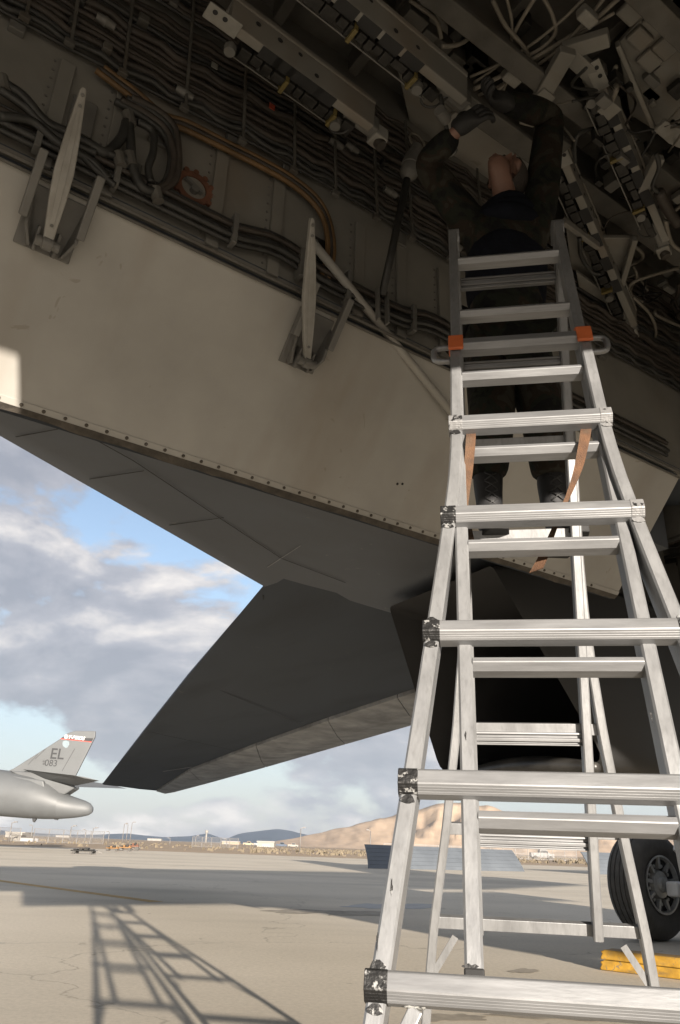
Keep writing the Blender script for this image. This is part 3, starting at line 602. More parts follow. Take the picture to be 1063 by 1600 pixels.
def doors():
    e = Vector((0, YL-YH, ZL-ZH)); LD = e.length; e.normalize(); N = Vector((0, e.z, -e.y)); N = N if N.y < 0 else -N
    SE = S1 - 0.30                                       # aft end of the doors
    for sg in (1, -1):
        m = lambda p: (p[0], p[1]*sg, p[2])
        O = Vector((0, YH, ZH)); X = Vector((1,0,0))
        def dbox(b, s0, s1, d0, d1, n0, n1): 
            P = [O + X*s + e*d + N*n for s, d, n in ((s0,d0,n0),(s1,d0,n0),(s1,d1,n0),(s0,d1,n0),(s0,d0,n1),(s1,d0,n1),(s1,d1,n1),(s0,d1,n1))]
            return b.add([m(p) for p in P], [(0,3,2,1),(4,5,6,7),(0,1,5,4),(1,2,6,5),(2,3,7,6),(3,0,4,7)])
        SA = S0 if sg > 0 else -0.61                      # the port door starts further aft: the sun slips past it
        d = dbox(MB(), SA+0.08, SE, 0.03, LD, -0.05, 0.0).build('bay_door', DOORP, AC, bevel=0.006)
        dbox(MB(), SA+0.05, SE+0.03, -0.02, LD+0.05, -0.075, -0.052).build('door_outer_skin', GUN_D, d)
        b = MB(); dbox(b, SA+0.08, SE, 0.0, 0.014, 0.0, 0.035); dbox(b, SA+0.08, SE, 0.03, 0.042, 0.0, 0.02); b.build('hinge_channel', BEIGE_D, d, bevel=0.003)
        if sg < 0: continue
        dbox(MB(), S0+0.08, SE, LD-0.030, LD-0.002, 0.0, 0.004).build('edge_strip', DOORP, d)
        # ragged rubber seal
        b = MB(); n = 160; top = []; bot = []
        for i in range(n+1):
            s = S0+0.08+(SE-S0-0.08)*i/n; w = 0.032 + 0.012*mn.noise(Vector((s*3.1,0,0))) + 0.006*mn.noise(Vector((s*14,5,0)))
            top.append(O + X*s + e*(LD-0.003) + N*0.006); bot.append(O + X*s + e*(LD+w) + N*(-0.004+0.010*mn.noise(Vector((s*9,2,0)))))
        b.loft([top, bot, [p - N*0.03 for p in bot], [p - N*0.03 for p in top]], closed=False); b.build('door_seal', SEAL, d)
        bolt = MB().lathe([(0,0.007),(0.006,0.006),(0.0085,0.0)], (0,0,0), N, 8).mesh('bolt', SEAL)
        for i in range(52): inst('bolt', bolt, d, O + X*(-0.55+i*0.09) + e*(LD-0.016) + N*0.004)
        # two small grommet holes
        for o in (0.0, 0.022):
            P = door_pt(621+o*360, 756)
            MB().lathe([(0,0.003),(0.006,0.003),(0.007,0)], P + N*0.001, N, 10).build('grommet', SEAM, d)
        # hinge fittings with the long tapered link that carries the door
        for (ub, vb, ut, vt, w) in ((70,378,130,142,1.25),(467,560,487,345,1.1)):
            Pb = door_pt(ub, vb); sb = Pb.x; db = (Pb-O).dot(e)
            Pt = Lc(ut, vt, 1, YH-0.24); Pl = Pb + N*0.10
            f = MB(); dbox(f, sb-0.085*w, sb+0.085*w, 0.06, db+0.045, 0.0, 0.012)
            fit = f.build('hinge_fitting', BRACK, d, bevel=0.004)
            for o in (-1, 1):
                poly = [(sb+o*0.075*w, 0.10, 0.012), (sb+o*0.075*w, db-0.03, 0.012), (sb+o*0.05*w, db+0.04, 0.012), (sb+o*0.05*w, db+0.03, 0.055), (sb+o*0.075*w, db-0.04, 0.075), (sb+o*0.075*w, 0.12, 0.045)]
                MB().prism([O + X*s + e*q + N*n for s, q, n in poly], (0.012,0,0)).build('fitting_web', BRACK, fit, bevel=0.003)
                dbox(MB(), sb+o*0.085*w-0.016, sb+o*0.085*w+0.016, -0.06, 0.19, 0.05, 0.09).build('stop_block', BRACK, fit, bevel=0.005)
                dbox(MB(), sb+o*0.03*w-0.006, sb+o*0.03*w+0.006, db-0.05, db+0.045, 0.012, 0.075).build('clevis_plate', BRACK, fit, bevel=0.003)
            MB().lathe([(0,-0.045),(0.020,-0.045),(0.020,-0.02),(0.026,-0.018),(0.026,0.018),(0.020,0.02),(0.020,0.045),(0,0.045)], Pl, (1,0,0), 14).build('pivot_pin', BRACK, fit, auto=40)
            ax = (Pt-Pl); l = ax.length; ax.normalize(); side = X; nn = ax.cross(side).normalized(); side = nn.cross(ax)
            prof = [(-0.03,0.010),(0,0.014),(0.10,0.017),(0.30,0.025),(0.48,0.0285),(0.70,0.022),(0.93,0.012),(1.0,0.009),(1.02,0.005)]
            out = [Pl + ax*l*t + side*w*hw for t, hw in prof] + [Pl + ax*l*t - side*w*hw for t, hw in prof[::-1]]
            lk = MB().prism([p - nn*0.014 for p in out], nn*0.028).build('hinge_link', BEIGE_L, d, bevel=0.005)
            for tt in (0.02, 0.12, 0.90, 0.97): MB().lathe([(0,.008),(.006,.007),(.0075,0)], Pl + ax*l*tt - nn*0.014*(1 if nn.dot(N) < 0 else -1), N, 8).build('link_bolt', BRACK, lk)
            sp = [Pl + ax*l*t + side*w*hw*0.35 for t, hw in prof[2:7]] + [Pl + ax*l*t - side*w*hw*0.35 for t, hw in prof[6:1:-1]]
            sgn = -1 if nn.dot(N) < 0 else 1; MB().prism([p + nn*0.0142*sgn for p in sp], nn*0.003*sgn).build('link_rib', BEIGE_L, lk, bevel=0.001)
        # long door strut
        a = Lc(488,378,1,YH-0.10); c = door_pt(720, 668) + N*0.05
        st = MB().tube([a, c], 0.021, 12).build('door_strut', DOORP, d, smooth=True)
        MB().lathe([(0,-.02),(0.02,-.02),(0.02,.02),(0,.02)], a, (1,0,0), 10).build('strut_eye', BRACK, st)
def door_pt(u, v):                                       # ray meets the starboard door's inner face (aircraft frame)
    d = ray(u, v); q = Vector((d.dot(A), d.dot(B), d.z)); o = Vector((0, -TC, HC))
    e = Vector((0, YL-YH, ZL-ZH)).normalized(); n = Vector((0, e.z, -e.y)); p = Vector((0, YH, ZH))
    k = (p-o).dot(n)/q.dot(n); return o + q*k
doors()

# structure in the aft part of the bay
def bay_structure():
    def plate(name, px, axis, val, ext, m, bev=0.006): return MB().prism([Lc(u, v, axis, val) for u, v in px], ext).build(name, m, AC, bevel=bev)
    up = (0,0,0.03)
    plate('bay_panel', [(700,185),(745,150),(800,165),(850,235),(850,300),(775,325),(715,300),(690,230)], 2, 4.95, up, DOORP)
    plate('bay_panel', [(610,60),(690,20),(745,130),(690,230),(640,190)], 2, 4.98, up, BEIGE)
    plate('bay_panel', [(965,70),(1010,20),(1090,-60),(1120,260),(1040,215),(985,180)], 2, 4.90, up, BEIGE)
    plate('bay_panel', [(862,180),(905,120),(1000,240),(985,330),(900,270),(870,240)], 2, 5.02, up, BEIGE_D)
    plate('bay_panel', [(1022,205),(1040,190),(1068,205),(1068,235),(1045,225)], 2, 4.70, up, RACKW)
    plate('truss_plate', [(882,338),(930,372),(992,372),(966,455),(935,452),(893,425)], 2, 4.55, up, BEIGE)
    plate('truss_plate', [(900,425),(935,450),(1010,520),(998,520),(905,450)], 2, 4.45, up, BEIGE)
    # angled truss members
    for (p0, p1, w, z) in (((822,192),(888,78),0.085,4.72), ((880,80),(952,58),0.08,4.74), ((888,82),(938,128),0.08,4.73), ((1030,245),(1003,300),0.06,4.55), ((992,372),(966,462),0.035,4.52), ((965,68),(1024,206),0.025,4.80), ((880,345),(935,385),0.03,4.50)):
        a = Lc(*p0, 2, z); c = Lc(*p1, 2, z-0.03)
        MB().beam(a, c, w, 0.05, (c-a).cross(Vector((0,0,1)))).build('truss_member', BEIGE, AC, bevel=0.006)
    for k, (u, v) in enumerate(((985,20),(1000,60),(1025,35),(1040,75),(1015,95))):
        q = Lc(u, v, 2, 4.885); MB().box(q.x-.06, q.x+.06, q.y-.045, q.y+.045, 4.87, 4.90).build('raised_pad', BEIGE, AC, bevel=0.012)
    # pale wiring draped below the ceiling
    for pts, r in (([(740,140),(800,110),(870,70),(930,30),(985,-20)],0.012), ([(745,150),(790,130),(850,95),(900,50),(950,-10)],0.010), ([(770,0),(790,40),(820,75),(825,95),(800,112)],0.012),
                   ([(845,-10),(862,20),(868,50),(850,72),(820,90)],0.010), ([(700,-10),(730,30),(735,55),(715,70),(690,72)],0.012), ([(640,0),(680,30),(690,60)],0.011), ([(760,150),(785,135),(790,120),(800,60),(840,-10)],0.010),
                   ([(735,120),(780,100),(830,70),(880,30),(920,-10)],0.008), ([(740,130),(790,90),(800,40),(790,-10)],0.008), ([(780,160),(785,145),(800,120),(860,80),(960,20)],0.009)):
        MB().tube(smooth_path([Lc(u, v, 2, 4.78+0.05*rnd.random()) for u, v in pts], 6), r, 7).build('wiring', CABLE_W, AC, smooth=True)
    for u, v in ((800,122),(918,28)): 
        q = Lc(u, v, 2, 4.76); MB().box(q.x-.05, q.x+.05, q.y-.03, q.y+.03, 4.74, 4.80).build('wiring_clamp', RACKW, AC, bevel=0.01)
    # hoses, electrical boxes and dark gear on the aft bulkhead
    for pts, r, m in (([(906,372),(908,400),(925,425),(938,428)],0.012,CABLE_K), ([(990,465),(1015,490),(1025,515),(1020,530),(995,522)],0.010,CABLE_W), ([(1030,300),(1045,330),(1060,350)],0.03,CABLE_B), ([(1025,240),(1030,262),(1020,290),(1028,300)],0.012,CABLE_K),
                      ([(1040,345),(1050,380),(1070,395)],0.012,CABLE_W)):
        MB().tube(smooth_path([Lc(u, v, 2, 4.42) for u, v in pts], 6), r, 8).build('hose', m, AC, smooth=True)
    for (u0,v0,u1,v1,m) in ((950,560,1000,610,DARKM),(1040,560,1075,640,DARKM),(905,565,945,625,DARKM),(1012,470,1063,520,BEIGE)):
        a = Lc(u0, v0, 0, S1-0.03); c = Lc(u1, v1, 0, S1-0.03)
        MB().box(S1-0.10 if m is DARKM else S1-0.012, S1-0.001, min(a.y,c.y), max(a.y,c.y), min(a.z,c.z), max(a.z,c.z)).build('bulkhead_box', m, AC, bevel=0.012)
    q = Lc(1017, 588, 0, S1-0.01); MB().lathe([(0,-.012),(0.05,-.012),(0.055,0)], q, (1,0,0), 20).build('access_port', SEAM, AC)
    for y in (1.0,0.55,0.1): MB().box(S1-0.05, S1-0.001, y-0.02, y+0.02, ZH, ZC).build('bulkhead_stiffener', BEIGE, AC, bevel=0.004)
    for k in range(26):                                   # clutter of small fittings round the bay ceiling
        u = rnd.uniform(560, 1063); v = rnd.uniform(0, 330) if u > 880 else rnd.uniform(0, 120)
        q = Lc(u, v, 2, 4.93); a, c = rnd.uniform(.02,.07), rnd.uniform(.02,.06)
        MB().box(q.x-a, q.x+a, q.y-c, q.y+c, 4.90, 5.0).build('junction_box', rnd.choice((BEIGE_D, BRACK, DARKM, BEIGE)), AC, bevel=0.006)
    for k in range(70):
        u = rnd.uniform(850, 1075); v = rnd.uniform(120, 620); z = rnd.uniform(4.55, 4.9)
        q = Lc(u, v, 2, z)
        if q.x > S1-0.1 or q.y > YH-0.1: q = Vector((S1-0.06, min(q.y, YH-.15)*rnd.uniform(.5,1), rnd.uniform(3.7, 5.0)))
        a, c, h = rnd.uniform(.012,.05), rnd.uniform(.012,.045), rnd.uniform(.015,.05)
        MB().box(q.x-a, q.x+a, q.y-c, q.y+c, q.z-h, q.z+h).build('small_fitting', rnd.choice((BEIGE_D, BRACK, DARKM, DARKM, BEIGE)), AC, bevel=0.005)
    for k in range(26):
        u0 = rnd.uniform(860, 1070); v0 = rnd.uniform(60, 560); pts = []
        for j in range(4): pts.append(Lc(u0 + rnd.uniform(-45,45), v0 + j*rnd.uniform(14,34), 2, rnd.uniform(4.5,4.85)))
        pts = [Vector((min(p.x, S1-.04), min(p.y, YH-.06), p.z)) for p in pts]
        MB().tube(smooth_path(pts, 6), rnd.choice((.006,.008,.012)), 6).build('loose_cable', rnd.choice((CABLE_K, CABLE_B, CABLE_W)), AC, smooth=True)
    # two hanging gauges by the worker's wrist
    for u, v in ((692,180),(702,230)):
        q = Lc(u, v, 2, 4.05); MB().lathe([(0,-.035),(0.026,-.035),(0.028,0),(0.026,.035),(0,.035)], q, (0.8,0.3,0.1), 12).build('cable_connector', BRACK, AC, auto=40)
    MB().tube(smooth_path([Lc(672,110,2,4.3), Lc(688,150,2,4.15), Lc(694,185,2,4.06), Lc(703,215,2,4.03), Lc(715,225,2,4.02)],6), 0.010, 7).build('hose', CABLE_K, AC, smooth=True)
bay_structure()

# ------------------------------------------------------------------ bomb racks (things of their own, carried in the bay)
def rack(p0, p1, label, flip=1, roll=0.0):
    p0 = ac2w(p0); p1 = ac2w(p1); ex = (p1-p0); l = ex.length; ex.normalize()
    ey = Vector((0,0,1)).cross(ex).normalized(); ez = ex.cross(ey)
    M4 = Matrix(((ex.x,ey.x,ez.x,p0.x),(ex.y,ey.y,ez.y,p0.y),(ex.z,ey.z,ez.z,p0.z),(0,0,0,1))) @ Matrix.Rotation(roll, 4, 'X')
    r = empty('bomb_rack', None, mtx=M4); tag(r, label, 'bomb rack', 'bomb racks carried in the weapon bay')
    f = flip
    b = MB(); b.box(0, l-0.1, min(-.055*f, -.01*f), max(-.055*f, -.01*f), -0.045, 0.10); b.box(0.0, l-0.1, -0.06, 0.06, 0.10, 0.13)
    body = b.build('rail', BEIGE, r, bevel=0.006)
    b = MB(); q = 0.12
    holes = MB(); rr = random.Random(int(l*1000))
    while q < l-0.3:
        w = rr.uniform(.05,.12); 
        s_ = MB().box(q, q+w, -0.0-0.008*1 if False else (-0.012*f-0.004), (-0.012*f+0.004), -0.01, 0.02)
        hb = MB().lathe([(0,0.002),(rr.uniform(.006,.014),0.002),(0.012,0)], (q, -0.058*f, rr.uniform(-.01,.07)), (0,-f,0), 8); hb.build('lightening_hole', SEAM, body); q += w+0.03
    for k in range(5):
        x = 0.16 + k*(l-0.5)/5; MB().box(x, x+0.10, -0.055, 0.0, -0.0475, -0.046).build('slot', SEAM, body)
    # dark release mechanism slung beside the rail
    x = 0.09
    while x < l-0.22:
        w = rr.uniform(.03,.075); hgt = rr.uniform(.02,.05); yy = rr.uniform(.035,.06)
        y0, y1 = sorted((0.0, f*yy)); MB().box(x, x+w, y0, y1, -0.05-hgt*0.4, 0.03).build('mechanism_block', DARKM, r, bevel=0.005); x += w+0.006
    y0, y1 = sorted((f*0.062, f*0.068)); MB().box(0.08, l-0.25, y0, y1, -0.055, -0.049).build('edge_wire', BRACK, r)
    for t in (0.36, 0.66):
        y0, y1 = sorted((-0.005*f, 0.064*f)); MB().box(l*t, l*t+0.018, y0, y1, -0.082, -0.03).build('yellow_tab', YELLOWT, r, bevel=0.003)
    y0, y1 = sorted((0.0, f*0.05)); 
    for t in (0.06, 0.70):
        MB().lathe([(0,-.05),(0.024,-.05),(0.027,-.02),(0.016,0.0)], (l*t, f*0.03, -0.045), (0,0,1), 12).build('ejector_piston', BRACK, r, auto=40)
    # end fitting: pale collar round a dark sensor face
    MB().box(l-0.24, l-0.06, -0.045, 0.02, -0.035, 0.05).build('end_block', BRACK, r, bevel=0.012)
    c = MB().box(l-0.075, l+0.0, -0.038, 0.038, -0.05, 0.026).build('end_collar', RACKW, r, bevel=0.008)
    MB().lathe([(0.028,0.0),(0.029,0.02),(0.026,0.030),(0.0,0.031)], (l-0.03,0,-0.04), (0.45,-0.25,-0.85), 18).build('sensor_face', CABLE_B, c, auto=40)
    MB().tube(smooth_path([(l-0.3, f*.03,-.03),(l-0.25, f*.08,-.06),(l-0.2, f*.05,-.07),(l-0.17, 0,-.03)],5), 0.006, 6).build('lead', CABLE_K, r, smooth=True)
    b = MB()
    if f > 0:
        b.box(-0.10, 0.05, -0.075, 0.0, -0.05, -0.042); pl = b.build('end_plate', RACKW, r, bevel=0.003)
        for x in (-0.065, -0.02): MB().lathe([(0,0.0),(0.011,0),(0.011,0.001)], (x,-0.05,-0.0515), (0,0,1), 12).build('bolt_hole', SEAM, pl)
    return r
rack(Lc(352,38,2,4.2), Lc(600,218,2,4.16), 'bomb rack nearest the brown cable bundles, starting at a two-hole plate')
rack(Lc(430,-75,2,4.22), Lc(742,178,2,4.18), 'bomb rack ending at the hands of the worker')
rack(Lc(925,125,2,4.72), Lc(1040,395,2,4.42), 'bomb rack to the right of the worker at the upper right picture edge')
rack(Lc(870,245,2,4.66), Lc(990,522,2,4.36), 'bomb rack just right of the top of the ladder')

# ------------------------------------------------------------------ main landing gear
def landing_gear():
    C = Lc(1034, 1388, 2, 0.70); RR = 0.70; Wd = 0.46
    prof = [(0.36,-Wd/2+.03),(0.42,-Wd/2),(0.56,-Wd/2-.01),(0.645,-Wd/2+.03),(0.685,-Wd/2+.08)]
    for g in (-0.11,-0.04,0.04,0.11):
        prof += [(0.699,g-0.009),(0.685,g-0.006),(0.685,g+0.006),(0.699,g+0.009)]
    prof += [(0.685,Wd/2-.08),(0.645,Wd/2-.03),(0.56,Wd/2+.01),(0.42,Wd/2),(0.36,Wd/2-.03)]
    gear = MB().tube([(C.x+0.65, C.y-0.2, 0.70),(C.x+0.65, C.y-0.2, 3.3)], [0.13,0.16], 16).build('main_gear_strut', WHITEP, AC, smooth=True)
    MB().beam((C.x-0.05,C.y-.2,0.70),(C.x+1.45,C.y-.2,0.70),0.2,0.2,(0,1,0)).build('bogie_beam', WHITEP, gear, bevel=0.03)
    MB().beam((C.x+0.2,C.y-.2,1.2),(C.x+0.65,C.y-.2,2.0),0.1,0.1,(0,1,0)).build('torque_link', WHITEP, gear, bevel=0.02)
    MB().lathe([(0,-.3),(0.09,-.3),(0.09,.3),(0,.3)], Lc(1003,1203,0,C.x+0.3), (0,1,0), 14).build('gear_fitting', WHITEP, gear, auto=40)
    tm = MB().lathe(prof, (0,0,0), (0,1,0), 64).mesh('tyre', TYRE, True)
    tm.set_sharp_from_angle(angle=R(50))
    rb = MB(); rb.lathe([(0.365,-Wd/2+.02),(0.375,-Wd/2-.004),(0.350,-Wd/2-.004),(0.335,-Wd/2+.06),(0.19,-Wd/2+.10),(0.17,-Wd/2+.03),(0.10,-Wd/2+.02),(0.09,-Wd/2-.03),(0,-Wd/2-.03)], (0,0,0), (0,1,0), 48)
    rm = rb.mesh('wheel_rim', RIMM, True); rm.set_sharp_from_angle(angle=R(35))
    hub = MB()
    hub.lathe([(0.33,-Wd/2+.055),(0.20,-Wd/2+.09)], (0,0,0), (0,1,0), 40)
    hm = hub.mesh('brake_recess', INTAKE, True)
    spk = MB().box(-0.022,0.022,-Wd/2+.02,-Wd/2+.09,0.20,0.345).mesh('wheel_key', RIMM)
    boltm = MB().lathe([(0,-.03),(0.022,-.03),(0.024,0)], (0,-Wd/2+.08,0.245), (0,1,0), 8).mesh('wheel_bolt', RIMM)
    for dx, dy in ((0,0),(0,-1.5),(1.5,0),(1.5,-1.5)):
        w = empty('wheel', (C.x+dx, C.y+Wd/2+dy-0.02, 0.75)); w.scale = (1.07,1.07,1.07); w.parent = AC; w.rotation_euler = (0, 0, 0)
        inst('tyre', tm, w); inst('wheel_rim', rm, w)
        if dx == 0 and dy == 0:
            inst('brake_recess', hm, w, (0,-0.006,0))
            for k in range(9):
                inst('wheel_key', spk, w, mtx=Matrix.Rotation(k*2*math.pi/9, 4, 'Y')); inst('wheel_bolt', boltm, w, mtx=Matrix.Rotation((k+.5)*2*math.pi/9, 4, 'Y'))
    # yellow chock on the apron ahead of the tyre
    a = W(938, 1516, 2, 0); c = W(1130, 1540, 2, 0); d = (c-a); d.z = 0; l = d.length; ang = math.atan2(d.y, d.x)
    ch = empty('wheel_chock', a, ang); tag(ch, 'yellow wooden wheel chock lying against the aircraft tyre', 'wheel chock')
    for z0, z1, o in ((0.004,0.098,0.0),(0.103,0.195,0.015)):
        MB().prism([(o,0,z0),(o-0.0,0,z0+0.02),(o+.02,0,z0+.055),(o,0,z1-0.02),(o+.05,0,z1),(l,0,z1),(l+.03,0,z1-.03),(l+.03,0,z0)], (0,0.24,0)).build('chock_bar', YELW, ch, bevel=0.012)
landing_gear()

# ------------------------------------------------------------------ ladder
YAW = -0.176; TN, TF = 1.246, 1.319
BN = Vector((0.414, 1.379, 1.140)); BF = Vector((0.551, 2.113, 2.888))
LROOT = Vector((0.5, 1.85, 0))
lx = Vector((math.cos(YAW), math.sin(YAW), 0)); ly = Vector((-math.sin(YAW), math.cos(YAW), 0))
def tol(p): q = p - LROOT; return Vector((q.dot(lx), q.dot(ly), q.z))
LAD = empty('ladder', LROOT, YAW); tag(LAD, 'tall aluminium folding ladder with orange lock brackets and flared legs', 'ladder')
bn, bf = tol(BN), tol(BF)
un = Vector((0, math.cos(TN), math.sin(TN))); mnr = Vector((0, -math.sin(TN), math.cos(TN)))
uf = Vector((0, math.cos(TF), -math.sin(TF))); mf = Vector((0, -math.sin(TF), -math.cos(TF)))
X1 = Vector((1,0,0))
def PN(x, h, d=0): return bn + X1*x + un*h + mnr*d
def PF(x, h, d=0): return bf + X1*x + uf*h + mf*d
def npx(u, v, d=0):                                       # ladder-plane coordinates of a pixel (local frame)
    o = tol(Vector((0,0,HC))); q = ray(u, v); q = Vector((q.dot(lx), q.dot(ly), q.z))
    k = (bn + mnr*d - o).dot(mnr)/q.dot(mnr); return o + q*k
def interp(tab, h):
    tab = sorted(tab)
    if h <= tab[0][0]: return tab[0][1]
    for (a, b), (c, d) in zip(tab, tab[1:]):
        if a <= h <= c: return b + (d-b)*(h-a)/(c-a)
    return tab[-1][1]
HWN = [(-1.21,.452),(-.25,.333),(.063,.293),(.376,.254),(.60,.227),(.70,.2155),(.80,.205),(.90,.1985),(1.0,.195),(1.35,.192)]
HWF = [(2.98,.430),(2.055,.322),(1.78,.278),(1.475,.236),(1.25,.212),(1.10,.201),(0.95,.196),(0.5,.193)]
def rail(P, tab, h0, h1, sg, d0, d1, w, name, m=ALU, x=None):
    n = max(2, int(abs(h1-h0)/0.05)) if x is None else 1; rings = []
    for i in range(n+1):
        h = h0+(h1-h0)*i/n; xo = (interp(tab, h) if x is None else x)*sg; xi = xo - w*sg
        c = 0.004
        rings.append([P(xo,h,d0),P(xo,h,d1-c),P(xo-c*sg,h,d1),P(xi+c*sg,h,d1),P(xi,h,d1-c),P(xi,h,d0)])
    return MB().loft(rings).build(name, m, LAD, auto=35)
def rung(P, h, hw, d, name, prof, m=ALU_R):
    b = MB(); n = 2
    b.loft([[P(x, h+q[1], d+q[0]) for q in prof] for x in (-hw, hw)])
    return b.build(name, m, LAD, bevel=0.0015)
OUT = [(-.028,.021),(.007,.021),(.011,.018),(.0125,-.005),(.0115,-.0075),(.0080,-.0104),(.0077,-.0110),(.0044,-.0135),(.0041,-.0141),(.0008,-.0166),(.0005,-.0172),(-.003,-.020),(-.028,-.020)]
INN = [(-.034,.034),(-.016,.034),(-.014,.026),(.004,.0245),(.0075,.0135),(.0065,.0115),(-.008,0.0),(-.034,0.0)]
INB = [(-.02,.040),(.004,.040),(.006,.034),(-.003,.031),(-.003,.024),(.006,.022),(.006,.012),(-.003,.010),(-.003,.006),(.004,.004),(.004,0),(-.02,0)]
def ladder():
    for sg in (-1, 1):
        r = rail(PN, HWN, -1.20, 1.36, sg, -0.040, 0.022, 0.030, 'outer_rail')
        rail(PN, None, -0.222, 2.03, sg, -0.048, 0.006, 0.029, 'inner_rail', x=0.190)
        f = rail(PF, HWF, 2.97, 0.46, sg, -0.03, 0.025, 0.028, 'outer_rail')
        rail(PF, None, 2.075, -0.19, sg, -0.02, 0.035, 0.028, 'inner_rail', x=0.188)
        xo = 0.190*sg; xi = 0.161*sg; a, b = sorted((xo, xi))
        MB().add([PN(x,h,d) for x in (a-.001,b+.001) for h in (-0.232,-0.214) for d in (-.05,.009)], [(0,1,3,2),(4,6,7,5),(0,4,5,1),(2,3,7,6),(0,2,6,4),(1,5,7,3)]).build('end_cap', RUBBER, LAD, bevel=0.003)
        # feet of the four flared legs
        for P, tab, h, dd in ((PN, HWN, -1.185, (-.045,.027)), (PF, HWF, 2.955, (-.035,.03))):
            e = interp(tab, h)*sg; a, b = sorted((e+0.004*sg, e-.036*sg)); s2 = 0.05
            MB().add([P(x,hh,d) for x in (a,b) for hh in ((h-0.012,h+s2) if P is PN else (h+0.012,h-s2)) for d in dd], [(0,1,3,2),(4,6,7,5),(0,4,5,1),(2,3,7,6),(0,2,6,4),(1,5,7,3)]).build('rubber_foot', RUBBER, LAD, bevel=0.005)
        # orange lock brackets, chrome pin, handle loop
        k = MB(); a, b = sorted((0.197*sg, 0.155*sg))
        k.loft([[PN(x,1.315,.026),PN(x,1.368,.026),PN(x,1.380,.012),PN(x,1.380,-.045),PN(x,1.395,-.045),PN(x,1.395,.018),PN(x,1.374,.036),PN(x,1.315,.036)] for x in (a,b)])
        lk = k.build('lock_bracket', ORANGE, LAD, bevel=0.003)
        MB().lathe([(0,.008),(.006,.006),(.008,0)], PN((a+b)/2,1.385,.004)+un*0.009, un, 12).build('lock_pin', RIMM, lk, smooth=True)
        lp = [PN(0.185*sg,1.372,-.005),PN(0.225*sg,1.370,-.005),PN(0.238*sg,1.360,-.005),PN(0.240*sg,1.345,-.005),PN(0.238*sg,1.322,-.005),PN(0.226*sg,1.309,-.005),PN(0.19*sg,1.306,-.005)]
        MB().tube(smooth_path(lp,4), 0.0085, 8).build('handle_loop', ALU, LAD, smooth=True)
        # hinge discs at the top
        h0 = PN(0.176*sg,2.03,-.02); h1 = PF(0.174*sg,-0.19,0.0)
        c = (h0+h1)/2 + Vector((0,0,-0.01)); MB().lathe([(0,-.018),(.042,-.018),(.042,.018),(0,.018)], c, (1,0,0), 24).build('hinge_disc', ALU_R, LAD, auto=40)
        for q in (h0, h1): MB().beam(q - Vector((0,0,0.06)), c, 0.024, 0.05, (1,0,0)).build('hinge_arm', ALU_R, LAD)
        # diagonal braces by the lowest rungs
        MB().beam(PF(0.245*sg,2.09,0.01), PF(0.325*sg,2.215,0.01), 0.004, 0.020, (mf)).build('leg_brace', ALU, LAD)
        MB().beam(PN(0.262*sg,-0.272,0.0), PN(0.345*sg,-0.43,0.0), 0.022, 0.022, (1,0,0)).build('leg_brace', ALU, LAD, bevel=0.002)
        w = [PN((0.262+.004*math.sin(i*2.1))*sg + .016*math.cos(i*.9)*sg,-0.268+.002*(i%2), 0.012-.006*(i%3)) for i in range(10)]
        MB().tube(w, 0.005, 6).build('weld_bead', RIMM, LAD, smooth=True)
    # rungs
    for k in range(6):
        h = -0.25+0.3135*k; e = interp(HWN, h)
        if k == 5: rung(PN, h+0.027, 0.188, 0.020, 'outer_rung', OUT); continue
        r = rung(PN, h, e+0.004, 0.026, 'outer_rung', OUT)
        for sg in (-1, 1):                                # scuffed black fitting where rung meets rail
            a, b = sorted(((e+0.005)*sg, (e-0.030)*sg)); prof = [(q[0]*1.04+0.0006 if q[0] > 0 else q[0], q[1]*1.03) for q in OUT]
            if sg > 0: a += 0.006
            MB().loft([[PN(x,h+q[1],0.0262+q[0]) for q in prof] for x in (a,b)]).build('rung_end', BLACKPAINT if sg < 0 and k < 4 else BLACKPAINT2, r, bevel=0.0015)
            for hh in (-0.029,) if k % 2 else (0.028, -0.029):
                cc = (a+b)/2; out = [(cc+math.cos(t)*0.012*(1+.25*math.sin(t*3+hh*90)), h+hh+math.sin(t)*0.008) for t in [i*math.pi/5 for i in range(10)]]
                MB().prism([PN(x, y, 0.0222) for x, y in out], mnr*0.0025).build('weld_patch', BLACKPAINT if sg < 0 else BLACKPAINT2, r)
            MB().lathe([(.0025,.0),(.0025,.002),(.006,.002),(.007,0)], PN((a+b)/2, h+0.007, 0.0335), mnr+un*0.5, 10).build('rivet', RIMM, r)
    for h in (-0.5635, -0.877): rung(PN, h, interp(HWN, h)+.004, 0.026, 'outer_rung', OUT)
    rg = None
    for i in range(7):
        r = rung(PN, i*0.305, 0.162, 0.0, 'inner_rung', INN)
        if i in (5, 6):
            c = 0.03 if i == 6 else -0.03
            MB().prism([PN(x,h,d) for x,h,d in ((c-.055,i*.305+.0355,-.031),(c+.045,i*.305+.0355,-.031),(c+.045,i*.305+.0355,-.013),(c-.055,i*.305+.0355,-.013))], un*0.001).build('warning_sticker', WHITEP, r)
            MB().prism([PN(x,h,d) for x,h,d in ((c-.050,i*.305+.037,-.029),(c-.015,i*.305+.037,-.029),(c-.015,i*.305+.037,-.0145),(c-.050,i*.305+.037,-.0145))], un*0.0008).build('warning_patch', REDT, r)
    for j in range(7): rung(PF, j*0.305-0.002, 0.161, 0.012, 'inner_rung', [(q[0], -q[1]) for q in INB])
    for h in (2.055, 1.78, 1.475, 1.17, 0.86, 0.55): rung(PF, h, interp(HWF, h)-.004, 0.0, 'outer_rung', [(-.022,.017),(.004,.017),(.004,-.017),(-.022,-.017)], ALU)
    for h in (2.37, 2.69): rung(PF, h, interp(HWF, h)-.004, 0.0, 'outer_rung', [(-.022,.017),(.004,.017),(.004,-.017),(-.022,-.017)], ALU)
